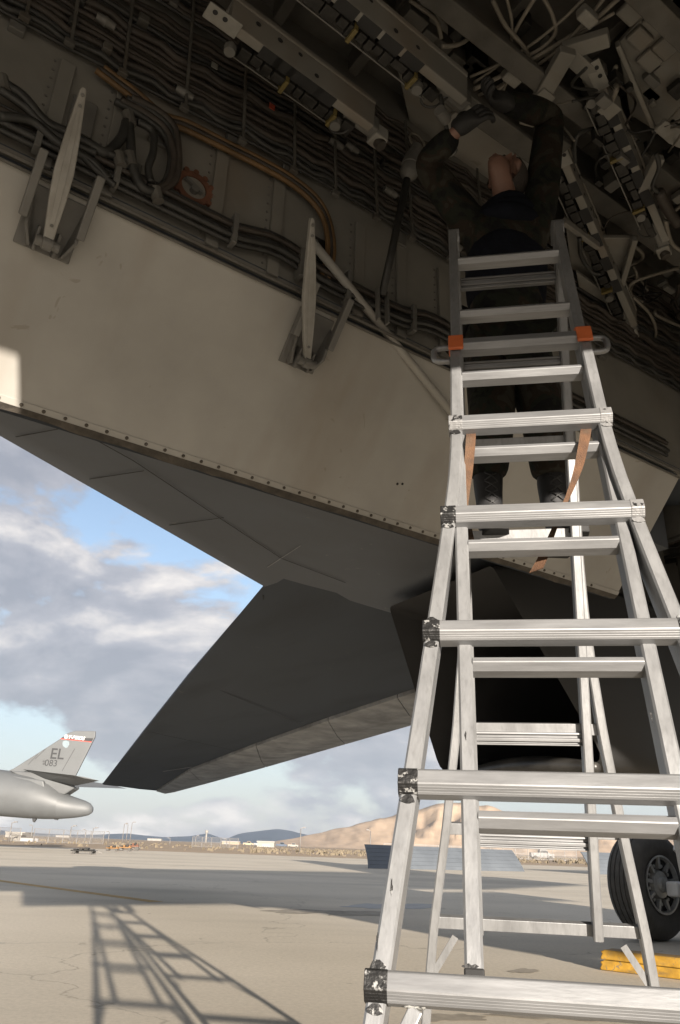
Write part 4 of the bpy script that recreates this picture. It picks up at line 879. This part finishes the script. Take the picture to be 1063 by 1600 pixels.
    for u, v, w_, h_ in ((735,1512,.010,.005),(612,1385,.0018,.012),(590,1470,.0015,.014),(728,1150,.0015,.008),(1018,1120,.0015,.010)):
        c = npx(u, v, 0.0065 if u > 700 else 0.0225); out = [c + X1*(w_*math.cos(t)*(1+.5*math.sin(t*3+u))) + un*(h_*math.sin(t)*(1+.4*math.sin(t*5+v))) for t in [i*math.pi/7 for i in range(14)]]
        MB().prism(out, mnr*0.0006).build('scuff_mark', BLACKPAINT, LAD)
    # strap lengths tied over the fourth inner rung
    def strap(px, ws, label, tw):
        pts = smooth_path([npx(u, v, d) for u, v, d in px], 7); n = len(pts); b = MB(); a_, c_ = [], []
        for i, p in enumerate(pts):
            t = i/(n-1); k = t*(len(ws)-1); j = min(int(k), len(ws)-2); w = ws[j]+(ws[j+1]-ws[j])*(k-j)
            an = tw*max(0, (t-0.35)/0.65); sd = X1*math.cos(an) + mnr*math.sin(an)
            a_.append(p - sd*w/2); c_.append(p + sd*w/2)
        off = mnr*0.002
        b.loft([a_, c_, [p+off for p in c_], [p+off for p in a_]], closed=False)
        b.f += [[0*n+i, 0*n+i+1, 3*n+i+1, 3*n+i] for i in range(n-1)]
        o = b.build('strap', WEB); o.matrix_world = LAD_M
        tag(o, label, 'strap', 'orange webbing straps tied to the ladder')
    LAD_M = Matrix.Translation(LROOT) @ Matrix.Rotation(YAW, 4, 'Z')
    strap([(737,668,-.03),(736,684,.016),(735,700,.014),(732,735,-.005),(728,770,-.035),(727,800,-.05),(738,858,-.052),(730,872,-.055)], [.024,.024,.022,.017,.013], 'short orange webbing strap hanging beside the left ladder rail', 0.5)
    strap([(917,662,-.03),(915,678,.016),(911,700,.014),(903,735,-.01),(888,775,-.04),(873,810,-.05),(856,852,-.052),(848,872,-.052),(838,892,-.055)], [.026,.026,.022,.012,.013,.024,.034], 'long twisted orange webbing strap by the right ladder rail', 0.5)
ladder()

# ------------------------------------------------------------------ the worker on the far side of the ladder
def skin_obj(name, V, Ed, m, parent=None, root=0, sub=2, base=Vector((0,0,0)), smooth_shade=True):
    names = list(V); idx = {k: i for i, k in enumerate(names)}
    me = bpy.data.meshes.new(name); me.from_pydata([Vector(V[k][0]) - base for k in names], [(idx[a], idx[b]) for a, b in Ed], [])
    me.materials.append(m); o = bpy.data.objects.new(name, me); COL.objects.link(o)
    sk = o.modifiers.new('skin', 'SKIN'); sk.use_smooth_shade = True; sk.branch_smoothing = 0.6
    for i, k in enumerate(names):
        r = V[k][1]; r = r if isinstance(r, tuple) else (r, r); me.skin_vertices[0].data[i].radius = r; me.skin_vertices[0].data[i].use_root = (i == root)
    sb = o.modifiers.new('subdivision', 'SUBSURF'); sb.levels = sub; sb.render_levels = sub
    if parent: o.parent = parent
    return o
def person():
    base = Vector((0.64, 2.46, 2.02))
    pel = Vector((.645,2.55,2.95)); 
    J = dict(pel=(pel,.08), wst=((.65,2.55,3.12),.085), che=((.66,2.53,3.32),.095), ups=((.665,2.51,3.47),.08), nk0=((.66,2.48,3.575),.055), nk1=((.655,2.465,3.63),.055),
             sl=((.52,2.51,3.49),.065), el=(W(664,268,1,2.42),.048), wl=(W(714,221,1,2.26),.027), hl=(W(742,198,1,2.22),.016),
             sr=((.80,2.51,3.50),.065), er=(W(862,196,1,2.46),.048), wr=(W(790,176,1,2.26),.025), hr=(W(772,168,1,2.22),.016),
             hpl=((.575,2.55,2.90),.07), knl=((.545,2.44,2.50),.045), anl=((.535,2.505,2.12),.028), shl=((.533,2.510,2.34),.030), hpr=((.715,2.55,2.90),.07), knr=((.735,2.44,2.51),.045), anr=((.765,2.505,2.12),.028), shr=((.766,2.510,2.34),.030))
    E1 = [('pel','wst'),('wst','che'),('che','ups'),('ups','nk0'),('nk0','nk1'),('ups','sl'),('sl','el'),('el','wl'),('wl','hl'),('ups','sr'),('sr','er'),('er','wr'),('wr','hr'),('pel','hpl'),('hpl','knl'),('knl','shl'),('shl','anl'),('pel','hpr'),('hpr','knr'),('knr','shr'),('shr','anr')]
    # the head: turned to the hands, tipped back
    hc = Vector((.655,2.455,3.745)); look = Vector((-0.42,-0.16,0.90)).normalized(); crown = (Vector((0.55,0.75,0.35)) - look*Vector((0.55,0.75,0.35)).dot(look)).normalized(); ear = look.cross(crown)
    H = dict(J); H.update(jaw=(hc - crown*.055 + look*.015,.064), skl=(hc + crown*.025 - look*.012,.088), top=(hc + crown*.075 - look*.01,.062), chn=(hc - crown*.085 + look*.056,.030), nos=(hc - crown*.012 + look*.098,.011),
                          eal=(hc + ear*.085 - crown*.005 - look*.01,.014), ear=(hc - ear*.085 - crown*.005 - look*.01,.014), brw=(hc + crown*.03 + look*.066,.030))
    EH = E1 + [('nk1','jaw'),('jaw','skl'),('skl','top'),('jaw','chn'),('skl','brw'),('skl','eal'),('skl','ear'),('brw','nos')]
    p = skin_obj('person', H, EH, SKIN, None, 0, 2, base); p.location = base + Vector((0,0,0.055))
    tag(p, 'person in dark camouflage and black gloves reaching up into the bay', 'person')
    for sg in (-1, 1):
        q = hc + look*.066 + ear*.030*sg + crown*.012 - base
        MB().lathe([(0,.011),(.008,.008),(.011,0),(.008,-.008),(0,-.011)], q, look, 10).build('eye', HAIR, p, smooth=True)
    MB().beam(hc + look*.068 - crown*.052 - ear*.018 - base, hc + look*.068 - crown*.052 + ear*.018 - base, .005, .006, crown).build('mouth', BROWN_R, p)
    # cropped hair: a cap over the back and top of the skull
    b = MB(); rings = []
    for i in range(9):
        th = i/8*R(100); rg = []
        for k in range(20):
            a = 2*math.pi*k/20; ax = (crown*0.80 - look*0.60).normalized(); ex = ear; ey = ax.cross(ex)
            rr = 0.099*(1+0.02*mn.noise(Vector((i, k, 0))))
            rg.append(hc + crown*.022 - look*.010 + ax*math.cos(th)*rr*1.06 + (ex*math.cos(a)*0.90 + ey*math.sin(a)*1.02)*math.sin(th)*rr - base)
        rings.append(rg)
    b.loft(rings, caps=False).build('hair', HAIR, p, smooth=True)
    # jacket, trousers
    jk = {k: (J[k][0], r) for k, r in dict(pel=.165,wst=.160,che=.178,ups=.140,nk0=.092,sl=.088,el=.068,wl=.046,sr=.090,er=.070,wr=.046).items()}
    jk['ml'] = ((Vector(J['sl'][0])+Vector(J['el'][0]))/2 + Vector((0,0,-.015)), .074); jk['mr'] = ((Vector(J['sr'][0])+Vector(J['er'][0]))/2, .078)
    jk['fl'] = ((Vector(J['el'][0])*.45+Vector(J['wl'][0])*.55) + Vector((.0,0,-.012)), .060); jk['fr'] = ((Vector(J['er'][0])*.5+Vector(J['wr'][0])*.5) + Vector((0,0,.012)), .064)
    skin_obj('jacket', jk, [('pel','wst'),('wst','che'),('che','ups'),('ups','nk0'),('ups','sl'),('sl','ml'),('ml','el'),('el','fl'),('fl','wl'),('ups','sr'),('sr','mr'),('mr','er'),('er','fr'),('fr','wr')], CAMO, p, 0, 2, base)
    ve = {'a': ((.648,2.555,3.05),(.17,.150)), 'b': ((.652,2.545,3.16),(.185,.165)), 'c': ((.66,2.525,3.32),(.19,.175)), 'd': ((.665,2.515,3.43),(.155,.13))}
    skin_obj('vest', ve, [('a','b'),('b','c'),('c','d')], VEST, p, 0, 2, base)
    cb = MB()
    for cz, cr2, ct in ((3.47,.105,.050),(3.515,.092,.040),(3.55,.080,.030)):
        cb.tube([Vector((.66,2.485-(cz-3.545)*.25,cz)) + Vector((cr2*math.cos(t), cr2*.95*math.sin(t), .010*math.sin(t*2+cz*40))) - base for t in [i*math.pi/10 for i in range(21)]], ct, 8)
    cb.build('collar', VEST, p, smooth=True)
    tr = {k: (J[k][0], r) for k, r in dict(pel=.160,hpl=.112,knl=.090,hpr=.112,knr=.090).items()}
    tr['cl'] = ((.532,2.50,2.33), .082); tr['bl'] = ((.532,2.50,2.285), .074); tr['cr'] = ((.765,2.50,2.34), .082); tr['br'] = ((.768,2.50,2.295), .074)
    skin_obj('trousers', tr, [('pel','hpl'),('hpl','knl'),('knl','cl'),('cl','bl'),('pel','hpr'),('hpr','knr'),('knr','cr'),('cr','br')], CAMO, p, 0, 2, base)
    # boots with soles and crossed laces
    for x, tx in ((.533,.515),(.766,.775)):
        bt = skin_obj('boot', {'a': ((x,2.505,2.34),.060), 'b': ((x,2.505,2.20),.058), 'c': ((x,2.50,2.10),.056), 'd': ((x,2.505,2.055),.044), 'e': ((tx,2.40,2.065),(.050,.044)), 'f': ((tx,2.315,2.045),(.046,.030))}, [('a','b'),('b','c'),('c','d'),('c','e'),('e','f')], BOOT, p, 0, 2, base)
        so = [Vector((x+dx if y > 2.45 else tx+dx, y, 2.0)) - base for dx, y in ((-.040,2.53),(-.045,2.45),(-.050,2.36),(-.03,2.275),(.03,2.275),(.050,2.36),(.045,2.45),(.040,2.53))]
        MB().prism(so, (0,0,0.025)).build('sole', RUBBER, bt, bevel=0.004)
        for k in range(6):
            z = 2.09 + k*.034; y = 2.452 - (.03 if k == 0 else 0)
            for sg in (-1, 1): MB().tube([Vector((x-.022*sg, y+.004, z)) - base, Vector((x, y-.006, z+.016)) - base, Vector((x+.022*sg, y+.004, z+.032)) - base], 0.0028, 5).build('lace', LACE, bt, smooth=True)
    # gloved hands, fingers closed round the rack's end fitting
    for w_, h_, sg in (('wl','hl',1), ('wr','hr',-1)):
        a = Vector(J[w_][0]); h = Vector(J[h_][0]); d = (h-a).normalized(); side = d.cross(Vector((0,-1,0))).normalized()*sg; nrm = side.cross(d).normalized()
        if nrm.z < 0: nrm = -nrm
        gv = {'w0': (a - d*(.02 if sg > 0 else .075),.044), 'w': (a,.043), 'p': (a + d*.055,(.048,.032)), 'q': (a + d*.085,(.048,.028))}
        ed = [('w0','w'),('w','p'),('p','q')]
        for i, (o, l) in enumerate(((-.033,.062),(-.011,.074),(.011,.078),(.033,.070))):
            k0 = a + d*.095 + side*o; f1 = k0 + d*l*.45 + nrm*l*.10; f2 = f1 + d*l*.30 + nrm*l*.38; f3 = f2 - d*l*.05 + nrm*l*.42
            for n_, q in zip('abcd', (k0, f1, f2, f3)): gv[f'{n_}{i}'] = (q, .0125 if n_ != 'd' else .0105)
            ed += [('q', f'a{i}'), (f'a{i}', f'b{i}'), (f'b{i}', f'c{i}'), (f'c{i}', f'd{i}')]
        t0 = a + d*.03 + side*(-.042); t1 = t0 + d*.03 - side*.022 + nrm*.015; t2 = t1 + d*.028 + nrm*.022
        gv['t0'] = (t0,.015); gv['t1'] = (t1,.012); gv['t2'] = (t2,.0105); ed += [('w','t0'),('t0','t1'),('t1','t2')]
        skin_obj('glove', gv, ed, GLOVE, p, 0, 2, base)
person()

# ------------------------------------------------------------------ blast deflectors
def blast(u0, u1, vb, vt, label):
    a = W(u0, vb, 2, 0); c = W(u1, vb + (u1-u0)*0.02, 2, 0); d = c-a; d.z = 0; l = d.length; ang = math.atan2(d.y, d.x)
    top = W(u0 + 22, vt, 1, a.y+1.2).z
    r = empty('blast_deflector', a, ang); tag(r, label, 'blast deflector', 'steel blast deflectors at the far side of the apron')
    n = 6; 
    pts = [(0.0,0.0),(0.22,0.30),(0.48,0.55),(0.76,0.76),(1.04,0.92),(1.3,1.0)]
    pts = [(y*1.1, z*top) for y, z in [(1.3*k/n*(0.75+0.25*k/n), k/n) for k in range(n+1)]]
    ins = lambda z: z/top*0.75
    for k in range(n):
        (y0,z0),(y1,z1) = pts[k], pts[k+1]; g = 0.004
        MB().prism([(ins(z0),y0,z0+g),(l+ins(z0)*.5,y0,z0+g),(l+ins(z1)*.5,y1,z1-g),(ins(z1),y1,z1-g)], (0,0.05,-0.02)).build('deflector_panel', BLAST, r)
    for k in range(int(l/2.0)+1):
        x = min(max(2.8 + k*2.0, 2.8), l-0.3); MB().beam((x,1.3*1.1+0.03,top-0.05),(x,2.6,0),0.12,0.12,(1,0,0)).beam((x,0.25,0.05),(x,1.4,top-0.1),0.1,0.06,(1,0,0)).build('deflector_strut', POLE, r)
blast(576, 820, 1357, 1320, 'long grey steel blast deflector seen behind the left ladder legs')
blast(925, 1120, 1366, 1332, 'grey blast deflector half hidden by the aircraft tyre')

# ------------------------------------------------------------------ second bomber parked across the apron (its tail shows at the left)
def text(s, size, m, parent, mtx, name='lettering', shear=0.0, bold=0.0):
    cu = bpy.data.curves.new(name, 'FONT'); cu.body = s; cu.size = size; cu.shear = shear; cu.extrude = 0.004; cu.offset = bold; cu.align_x = 'CENTER'; cu.align_y = 'CENTER'
    t = bpy.data.objects.new('tmp', cu); COL.objects.link(t); bpy.context.view_layer.update()
    me = bpy.data.meshes.new_from_object(t.evaluated_get(bpy.context.evaluated_depsgraph_get())); bpy.data.objects.remove(t)
    me.materials.clear(); me.materials.append(m); o = bpy.data.objects.new(name, me); COL.objects.link(o); o.parent = parent; o.matrix_local = mtx; return o
def second_bomber():
    D = 70.0; YB = D
    def q(u, v, y=YB): p = W(u, v, 1, y); return p
    o = q(100, 1262); root = empty('parked_bomber', (o.x, YB, 0)); tag(root, 'pale grey bomber parked across the apron with lettered tail fin', 'aircraft')
    def l(u, v): p = q(u, v); return Vector((p.x-o.x, 0, p.z))
    # fuselage: rings from outline rows (u, top v, bottom v)
    rows = [(-420,1140,1262),(-300,1160,1264),(-200,1178,1267),(-120,1188,1270),(-60,1196,1272),(0,1203,1275),(25,1206,1277),(50,1212,1279),(75,1222,1280),(95,1235,1280),(108,1243,1279),(120,1247,1278),(132,1251,1276),(140,1255,1274),(145,1261,1270)]
    rings = []
    for u, a, b in rows:
        t = l(u, a); bt = l(u, b); c = (t+bt)/2; rz = (t.z-bt.z)/2; x = c.x; ry = min(rz*1.05, 1.7) if u < 100 else rz*1.0
        rings.append([(x, ry*math.sin(2*math.pi*k/20)*(1.0), c.z + rz*math.cos(2*math.pi*k/20)) for k in range(20)])
    MB().loft(rings[:10]).build('fuselage', GR_L, root, auto=50)
    MB().loft(rings[9:]).build('tail_cone', GR_L, root, auto=50)
    # fin
    fp = [(-20,1216),(8,1207),(22,1201),(60,1177),(96,1154),(106,1146),(118,1142),(150,1142.5),(149,1152),(126,1198),(103,1243),(60,1232)]
    P = [l(u, v) for u, v in fp]; fin = MB().prism([p + Vector((0,-0.14,0)) for p in P], (0,0.28,0)).build('tail_fin', GR_L, root, bevel=0.05)
    def slab(name, pts, m, dy=-0.145, th=0.006, par=fin): return MB().prism([l(u, v) + Vector((0,dy-th,0)) for u, v in pts], (0,th,0)).build(name, m, par)
    slab('band', [(99,1152),(147,1154),(144,1159.5),(96,1154.2)], BANDK); 
    slab('band_edge', [(96.2,1154.0),(144.2,1159.2),(143.6,1160.2),(95.2,1154.8)], BANDR, -0.147); slab('band_edge', [(103,1149),(112,1149.5),(113,1150.6),(101,1150.1)], BANDR, -0.147)
    def at(u, v, rot): p = l(u, v); return Matrix.Translation(p + Vector((0,-0.158,0))) @ Matrix.Rotation(rot, 4, 'Y') @ Matrix.Rotation(R(90), 4, 'X')
    px = D*1.02/F
    text('EL', 21*px, GR_D, fin, at(90.5,1179,-ROLL+R(3.5)), bold=0.012)
    text('083', 12.5*px, GR_D, fin, at(81,1193,-ROLL+R(3.5)))
    text('AF', 4*px, GR_D, fin, at(70,1190,-ROLL+R(3.5))); text('85', 4*px, GR_D, fin, at(70,1194,-ROLL+R(3.5)))
    text('T-BIRDS', 6.8*px, WHITEP, fin, at(120,1153.3,-ROLL+R(6)), shear=0.3, bold=0.01)
    c = l(104.5,1151.5); MB().lathe([(0,0),(0.17,0),(0.17,0.01)], c + Vector((0,-0.16,0)), (0,1,0), 14).build('badge', WHITEP, fin)
    slab('crest', [(99.5,1158.5),(104,1157.3),(109,1159),(109.3,1164),(106,1168.5),(103.5,1169),(99.5,1166),(98.6,1162)], CREST, -0.15)
    for a, b in (((60,1179),(45,1195)),((118,1170),(98,1205)),((72,1171),(56,1186))):
        A_ = l(*a); B_ = l(*b); MB().beam(A_+Vector((0,-.145,0)), B_+Vector((0,-.145,0)), 0.035, 0.012, (1,0,0)).build('rudder_seam', GR_D, fin)
    # fairing band along the fin root and the boxy blister
    MB().prism([l(u, v) + Vector((0,-1.15,0)) for u, v in ((6,1218),(30,1214),(75,1221),(78,1236),(60,1235),(8,1228))], (0,1.1,0)).build('side_fairing', GR_L, root, bevel=0.12)
    MB().prism([l(u, v) + Vector((0,-0.75,0)) for u, v in ((20,1205),(60,1208),(118,1214),(121,1232),(104,1243),(70,1235))], (0,1.5,0)).build('tailplane_root', GR_L, root, bevel=0.1)
    # tailplanes
    for sg in (-1, 1):
        a = l(40,1203); b_ = l(119,1229); tq = [W(u, v, 1, YB-4.6) for u, v in ((116,1211.5),(156,1220))]
        r0 = [Vector((a.x, sg*0.6, a.z)), Vector((b_.x, sg*0.6, b_.z))]
        t0, t1 = [Vector((p_.x-o.x, sg*4.6, p_.z)) for p_ in tq]
        th = Vector((0,0,0.22)); th2 = Vector((0,0,0.05))
        MB().loft([[r0[0], lerp(r0[0],r0[1],.4)-th, r0[1], lerp(r0[0],r0[1],.4)+th], [t0, lerp(t0,t1,.4)-th2, t1, lerp(t0,t1,.4)+th2]]).build('tailplane', GR_L, root, bevel=0.01)
    MB().prism([l(u, v) + Vector((0,-0.45,0)) for u, v in ((112,1222),(121,1221),(121,1234),(110,1231))], (0,0.3,0)).build('rudder_block', GR_L, root)
    # small things below and beside the tail cone
    MB().prism([l(u, v) + Vector((0,-0.12,0)) for u, v in ((51,1277),(58,1277),(57,1281),(54,1285),(52,1284)) ], (0,0.24,0)).build('belly_antenna', GR_D, root)
    MB().prism([l(u, v) + Vector((0,-0.1,0)) for u, v in ((84,1279),(92,1279),(90,1281.5),(86,1281)) ], (0,0.2,0)).build('belly_blade', GR_D, root)
    MB().prism([l(u, v) + Vector((0,-1.02,0)) for u, v in ((74,1261),(94,1260),(96,1266),(92,1271),(76,1270))], (0,0.4,0)).build('side_blister', GR_L, root, bevel=0.1)
    # the rest of the aircraft, out of the picture to the left
    c = l(-420,1200); x = c.x
    MB().loft([[(xx, ry*math.sin(2*math.pi*k/20), 4.4 + rz*math.cos(2*math.pi*k/20)) for k in range(20)] for xx, ry, rz in ((x+0.2,1.7,1.6),(x-6,1.8,1.5),(x-9,1.2,1.1),(x-11,0.25,0.25))]).build('nose', GR_L, root, auto=50)
    for sg in (-1, 1):
        MB().loft([[(x+8,sg*1.5,4.6),(x+13,sg*1.5,4.6),(x+13,sg*1.5,5.0),(x+8,sg*1.5,5.0)],[(x+13,sg*19,4.3),(x+15,sg*19,4.3),(x+15,sg*19,4.4),(x+13,sg*19,4.4)]]).build('wing', GR_L, root)
        MB().tube([(x+14,sg*2.2,0.6),(x+14,sg*2.2,4.3)], 0.15, 10).build('gear_strut', WHITEP, root); MB().lathe([(0,-.2),(0.6,-.2),(0.6,.2),(0,.2)], (x+14,sg*2.2,0.6), (0,1,0), 20).build('wheel', TYRE, root, auto=40)
    MB().tube([(x-4,0,0.5),(x-4,0,3.4)], 0.12, 10).build('gear_strut', WHITEP, root); MB().lathe([(0,-.2),(0.5,-.2),(0.5,.2),(0,.2)], (x-4,0,0.5), (0,1,0), 20).build('wheel', TYRE, root, auto=40)
second_bomber()

# ------------------------------------------------------------------ far ramp: light poles, carts, buildings, fence, tower
def background():
    where = ['at the left picture edge', 'second from the left picture edge', 'left of the flat trailer', 'just left of the flat trailer, shorter', 'right behind the flat trailer', 'left of the orange carts',
             'above the orange carts, leftmost of three', 'above the orange carts, middle of three', 'above the orange carts, rightmost of three', 'between the carts and the white tower', 'right of the white tower', 'left of the parked trucks', 'tallest one below the pale hill', 'close to the blast deflector edge']
    for i, (u, vt, vb, Y) in enumerate(((12,1285,1326,150),(46,1290,1324,190),(107,1291,1327,160),(131,1297,1328,190),(142,1294,1328,175),(168,1300,1329,220),(190,1287,1329,230),(196,1288,1329,240),(202,1285,1329,235),(265,1310,1334,240),(305,1306,1335,250),(354,1312,1338,200),(469,1294,1342,160),(579,1298,1346,150))):
        b = W(u, 1323, 1, Y); b.z = -0.05; tp = W(u+3, vt, 1, Y).z
        r = empty('light_pole', b); tag(r, 'slim dark apron light pole ' + where[i], 'light pole', 'light poles along the far edge of the apron')
        MB().tube([(0,0,0),(0,0,tp)], [0.13,0.07], 6).build('pole', POLE, r, smooth=True)
        MB().beam((0,0,tp),(0.7 if i % 2 == 0 else -0.5,0,tp+0.15),0.10,0.10,(0,1,0)).build('lamp_arm', POLE, r)
        MB().box(0.35 if i % 2 == 0 else -0.8, 0.95 if i % 2 == 0 else -0.3, -0.2, 0.2, tp+0.1, tp+0.25).build('lamp_head', POLE, r)
    # flat trailer and carts
    def cart(u, v, l, h, m, label, name='equipment_trailer', deck=True, cat='trailer'):
        p = W(u, v, 2, 0) if v > 1330 else None
        p = W(u, v, 2, -0.0); r = empty(name, p); tag(r, label, cat)
        W2 = l*0.25; MB().box(-l/2, l/2, -W2, W2, h*0.45, h*0.62).build('deck', m, r, bevel=0.03)
        for x in (-l*0.35, l*0.35):
            for y in (-W2, W2): MB().lathe([(0,-.08),(h*.25,-.08),(h*.25,.08),(0,.08)], (x,y,h*.25), (0,1,0), 12).build('wheel', TYRE, r, auto=40)
        if deck:
            for k in range(4):
                x = -l*0.4 + k*l*0.22; MB().box(x, x+l*0.14, -W2*.8, W2*.8, h*0.63, h*(0.8+0.2*((k*7) % 3)/2)).build('load_block', m if k % 2 else DARKM, r, bevel=0.02)
        MB().beam((l/2,0,h*.5),(l/2+l*.25,0,h*.3),0.04,0.04,(0,1,0)).build('tow_bar', POLE, r)
    cart(131, 1334.5, 1.75, 0.42, DARKM, 'low flat dark trailer standing alone on the far apron', deck=True)
    cart(176, 1330, 1.2, 0.5, CARTY, 'orange equipment cart, left one of the cluster on the far apron', 'equipment_cart', cat='cart')
    cart(196, 1330, 1.2, 0.62, CARTY, 'orange equipment cart, middle one of the cluster on the far apron', 'equipment_cart', cat='cart')
    cart(209, 1329, 1.0, 0.8, BROWN_R, 'tall reddish equipment cart, right one of the cluster on the far apron', 'equipment_cart', cat='cart')
    # buildings and parked vehicles in the distance
    def building(u, Y, w, d, h, m, label, roof=True):
        p = W(u, 1323, 1, Y); p.z = -0.05; r = empty('building', p); tag(r, label, 'building', 'low white buildings on the desert floor')
        h *= 0.42; w *= 0.6; MB().box(-w/2, w/2, 0, d, 0, h).build('wall', m, r); MB().box(-w/2-.3, w/2+.3, -.3, d+.3, h, h+.5).build('roof', ROOFM if m is BLDT else BLDW, r)
        for k in range(max(1, int(w/9))): MB().box(-w/2+2+k*9, -w/2+5.5+k*9, -.12, 0.02, 0.05, h*0.6).build('door', ROOFM, r)
    for i, (u, Y, w, h, m, lb) in enumerate(((20,420,16,5,BLDW,'small white building low behind the tail of the parked bomber'), (22,165,3.2,2.6,BLDW,'little white shed by the leftmost light pole'), (95,1500,40,7,BLDW,'far white building behind the left light poles'), (240,1600,44,8,BLDW,'far white building left of the white tower'), (360,700,24,5,BLDT,'low tan building under the mountain gap'), (415,360,12,4.5,BLDW,'white shed left of the parked trucks'))):
        building(u, Y, w, 12 if w > 5 else 3, h, m, lb)
    p = W(321, 1323, 1, 1500); p.z = 0; tw = empty('water_tower', p); tag(tw, 'slim white tower standing on the desert floor', 'tower')
    MB().tube([(0,0,-0.05),(0,0,16)], [1.8,1.4], 12).build('shaft', BLDW, tw, smooth=True); MB().lathe([(1.4,15.5),(2.6,16.5),(2.8,19),(2.2,20.5),(0,21)], (0,0,0), (0,0,1), 16).build('tower_cab', BLDW, tw, smooth=True)
    def truck(u, Y, m, label):
        p = W(u, 1323, 1, Y); p.z = -0.05; r = empty('parked_truck', p); tag(r, label, 'truck', 'trucks parked beyond the apron')
        MB().prism([(-2.6,-1,0.5),(2.6,-1,0.5),(2.6,-1,1.3),(1.5,-1,1.4),(0.9,-1,2.2),(-0.6,-1,2.2),(-0.7,-1,1.5),(-2.6,-1,1.5)], (0,2,0)).build('body', m, r, bevel=0.08)
        MB().prism([(1.3,-1.02,1.45),(0.85,-1.02,2.05),(-0.45,-1.02,2.05),(-0.5,-1.02,1.45)], (0,2.04,0)).build('window', GLASS, r)
        for x in (-1.7,1.7):
            for y in (-0.95,0.95): MB().lathe([(0,-.14),(0.45,-.14),(0.45,.14),(0,.14)], (x,y,0.45), (0,1,0), 12).build('wheel', TYRE, r, auto=40)
    blue = mat('truck_blue', (0.03, 0.05, 0.085), 0.5)
    for u, Y, m, lb in ((388,420,BLDT,'tan truck parked at the left end of the distant row'), (404,430,ROOFM,'grey truck parked second in the distant row'), (419,410,blue,'dark blue truck parked second from the right of the distant row'), (440,400,blue,'blue truck parked at the right end of the distant row'), (458,420,BLDW,'white truck parked below the tall light pole'), (846,190,ROOFM,'grey truck parked right of the long blast deflector')):
        truck(u, Y, m, lb)
    # perimeter fence at the left: posts and rails
    def fence(u0, u1, Y, h, label):
        a = W(u0, 1323, 1, Y); c = W(u1, 1323, 1, Y+14); a.z = c.z = -0.05; d = c-a; l = d.length
        r = empty('fence', a, math.atan2(d.y, d.x)); tag(r, label, 'fence', 'perimeter fences beyond the apron')
        pm = MB().box(-.05,.05,-.05,.05,0,h).mesh('post', FENCEM); n = int(l/3)
        for k in range(n+1): inst('post', pm, r, (l*k/n,0,0))
        for z in (0.1,h*.5,h-.05): MB().box(0,l,-.02,.02,z,z+.05).build('rail', FENCEM, r)
        b = MB()
        for k in range(int(l/0.28)): b.add([(k*.28,0,0),(k*.28+.035,0,0),(k*.28+.035+.5,0,h),(k*.28+.5,0,h)], [(0,1,2,3)]); b.add([(k*.28+.5,0.01,0),(k*.28+.535,0.01,0),(k*.28+.035,0.01,h),(k*.28,0.01,h)], [(0,1,2,3)])
        tag(b.build('mesh', FENCEM, r), kind='stuff')
    fence(-40, 28, 150, 2.4, 'wire mesh fence left of the sandy gap at the left picture edge'); fence(50, 160, 155, 2.4, 'wire mesh fence behind the flat trailer'); fence(300, 372, 190, 2.2, 'wire mesh fence right of the white tower'); fence(600, 900, 175, 2.2, 'wire mesh fence behind the blast deflectors')
background()

# ------------------------------------------------------------------ desert haze
hz_ = MB().box(-6800, 6800, -300, 5600, -1.2, 420).build('haze', None)
tag(hz_, 'thin pale haze over the whole desert', 'haze', kind='stuff')
hm = bpy.data.materials.new('haze'); hm.use_nodes = True; nt = hm.node_tree; nt.nodes.clear()
o_ = nt.nodes.new('ShaderNodeOutputMaterial'); v_ = nt.nodes.new('ShaderNodeVolumePrincipled')
v_.inputs['Color'].default_value = (0.72, 0.85, 1.0, 1); v_.inputs['Density'].default_value = 0.00007; v_.inputs['Anisotropy'].default_value = 0.1
nt.links.new(v_.outputs[0], o_.inputs['Volume']); hz_.data.materials.append(hm)
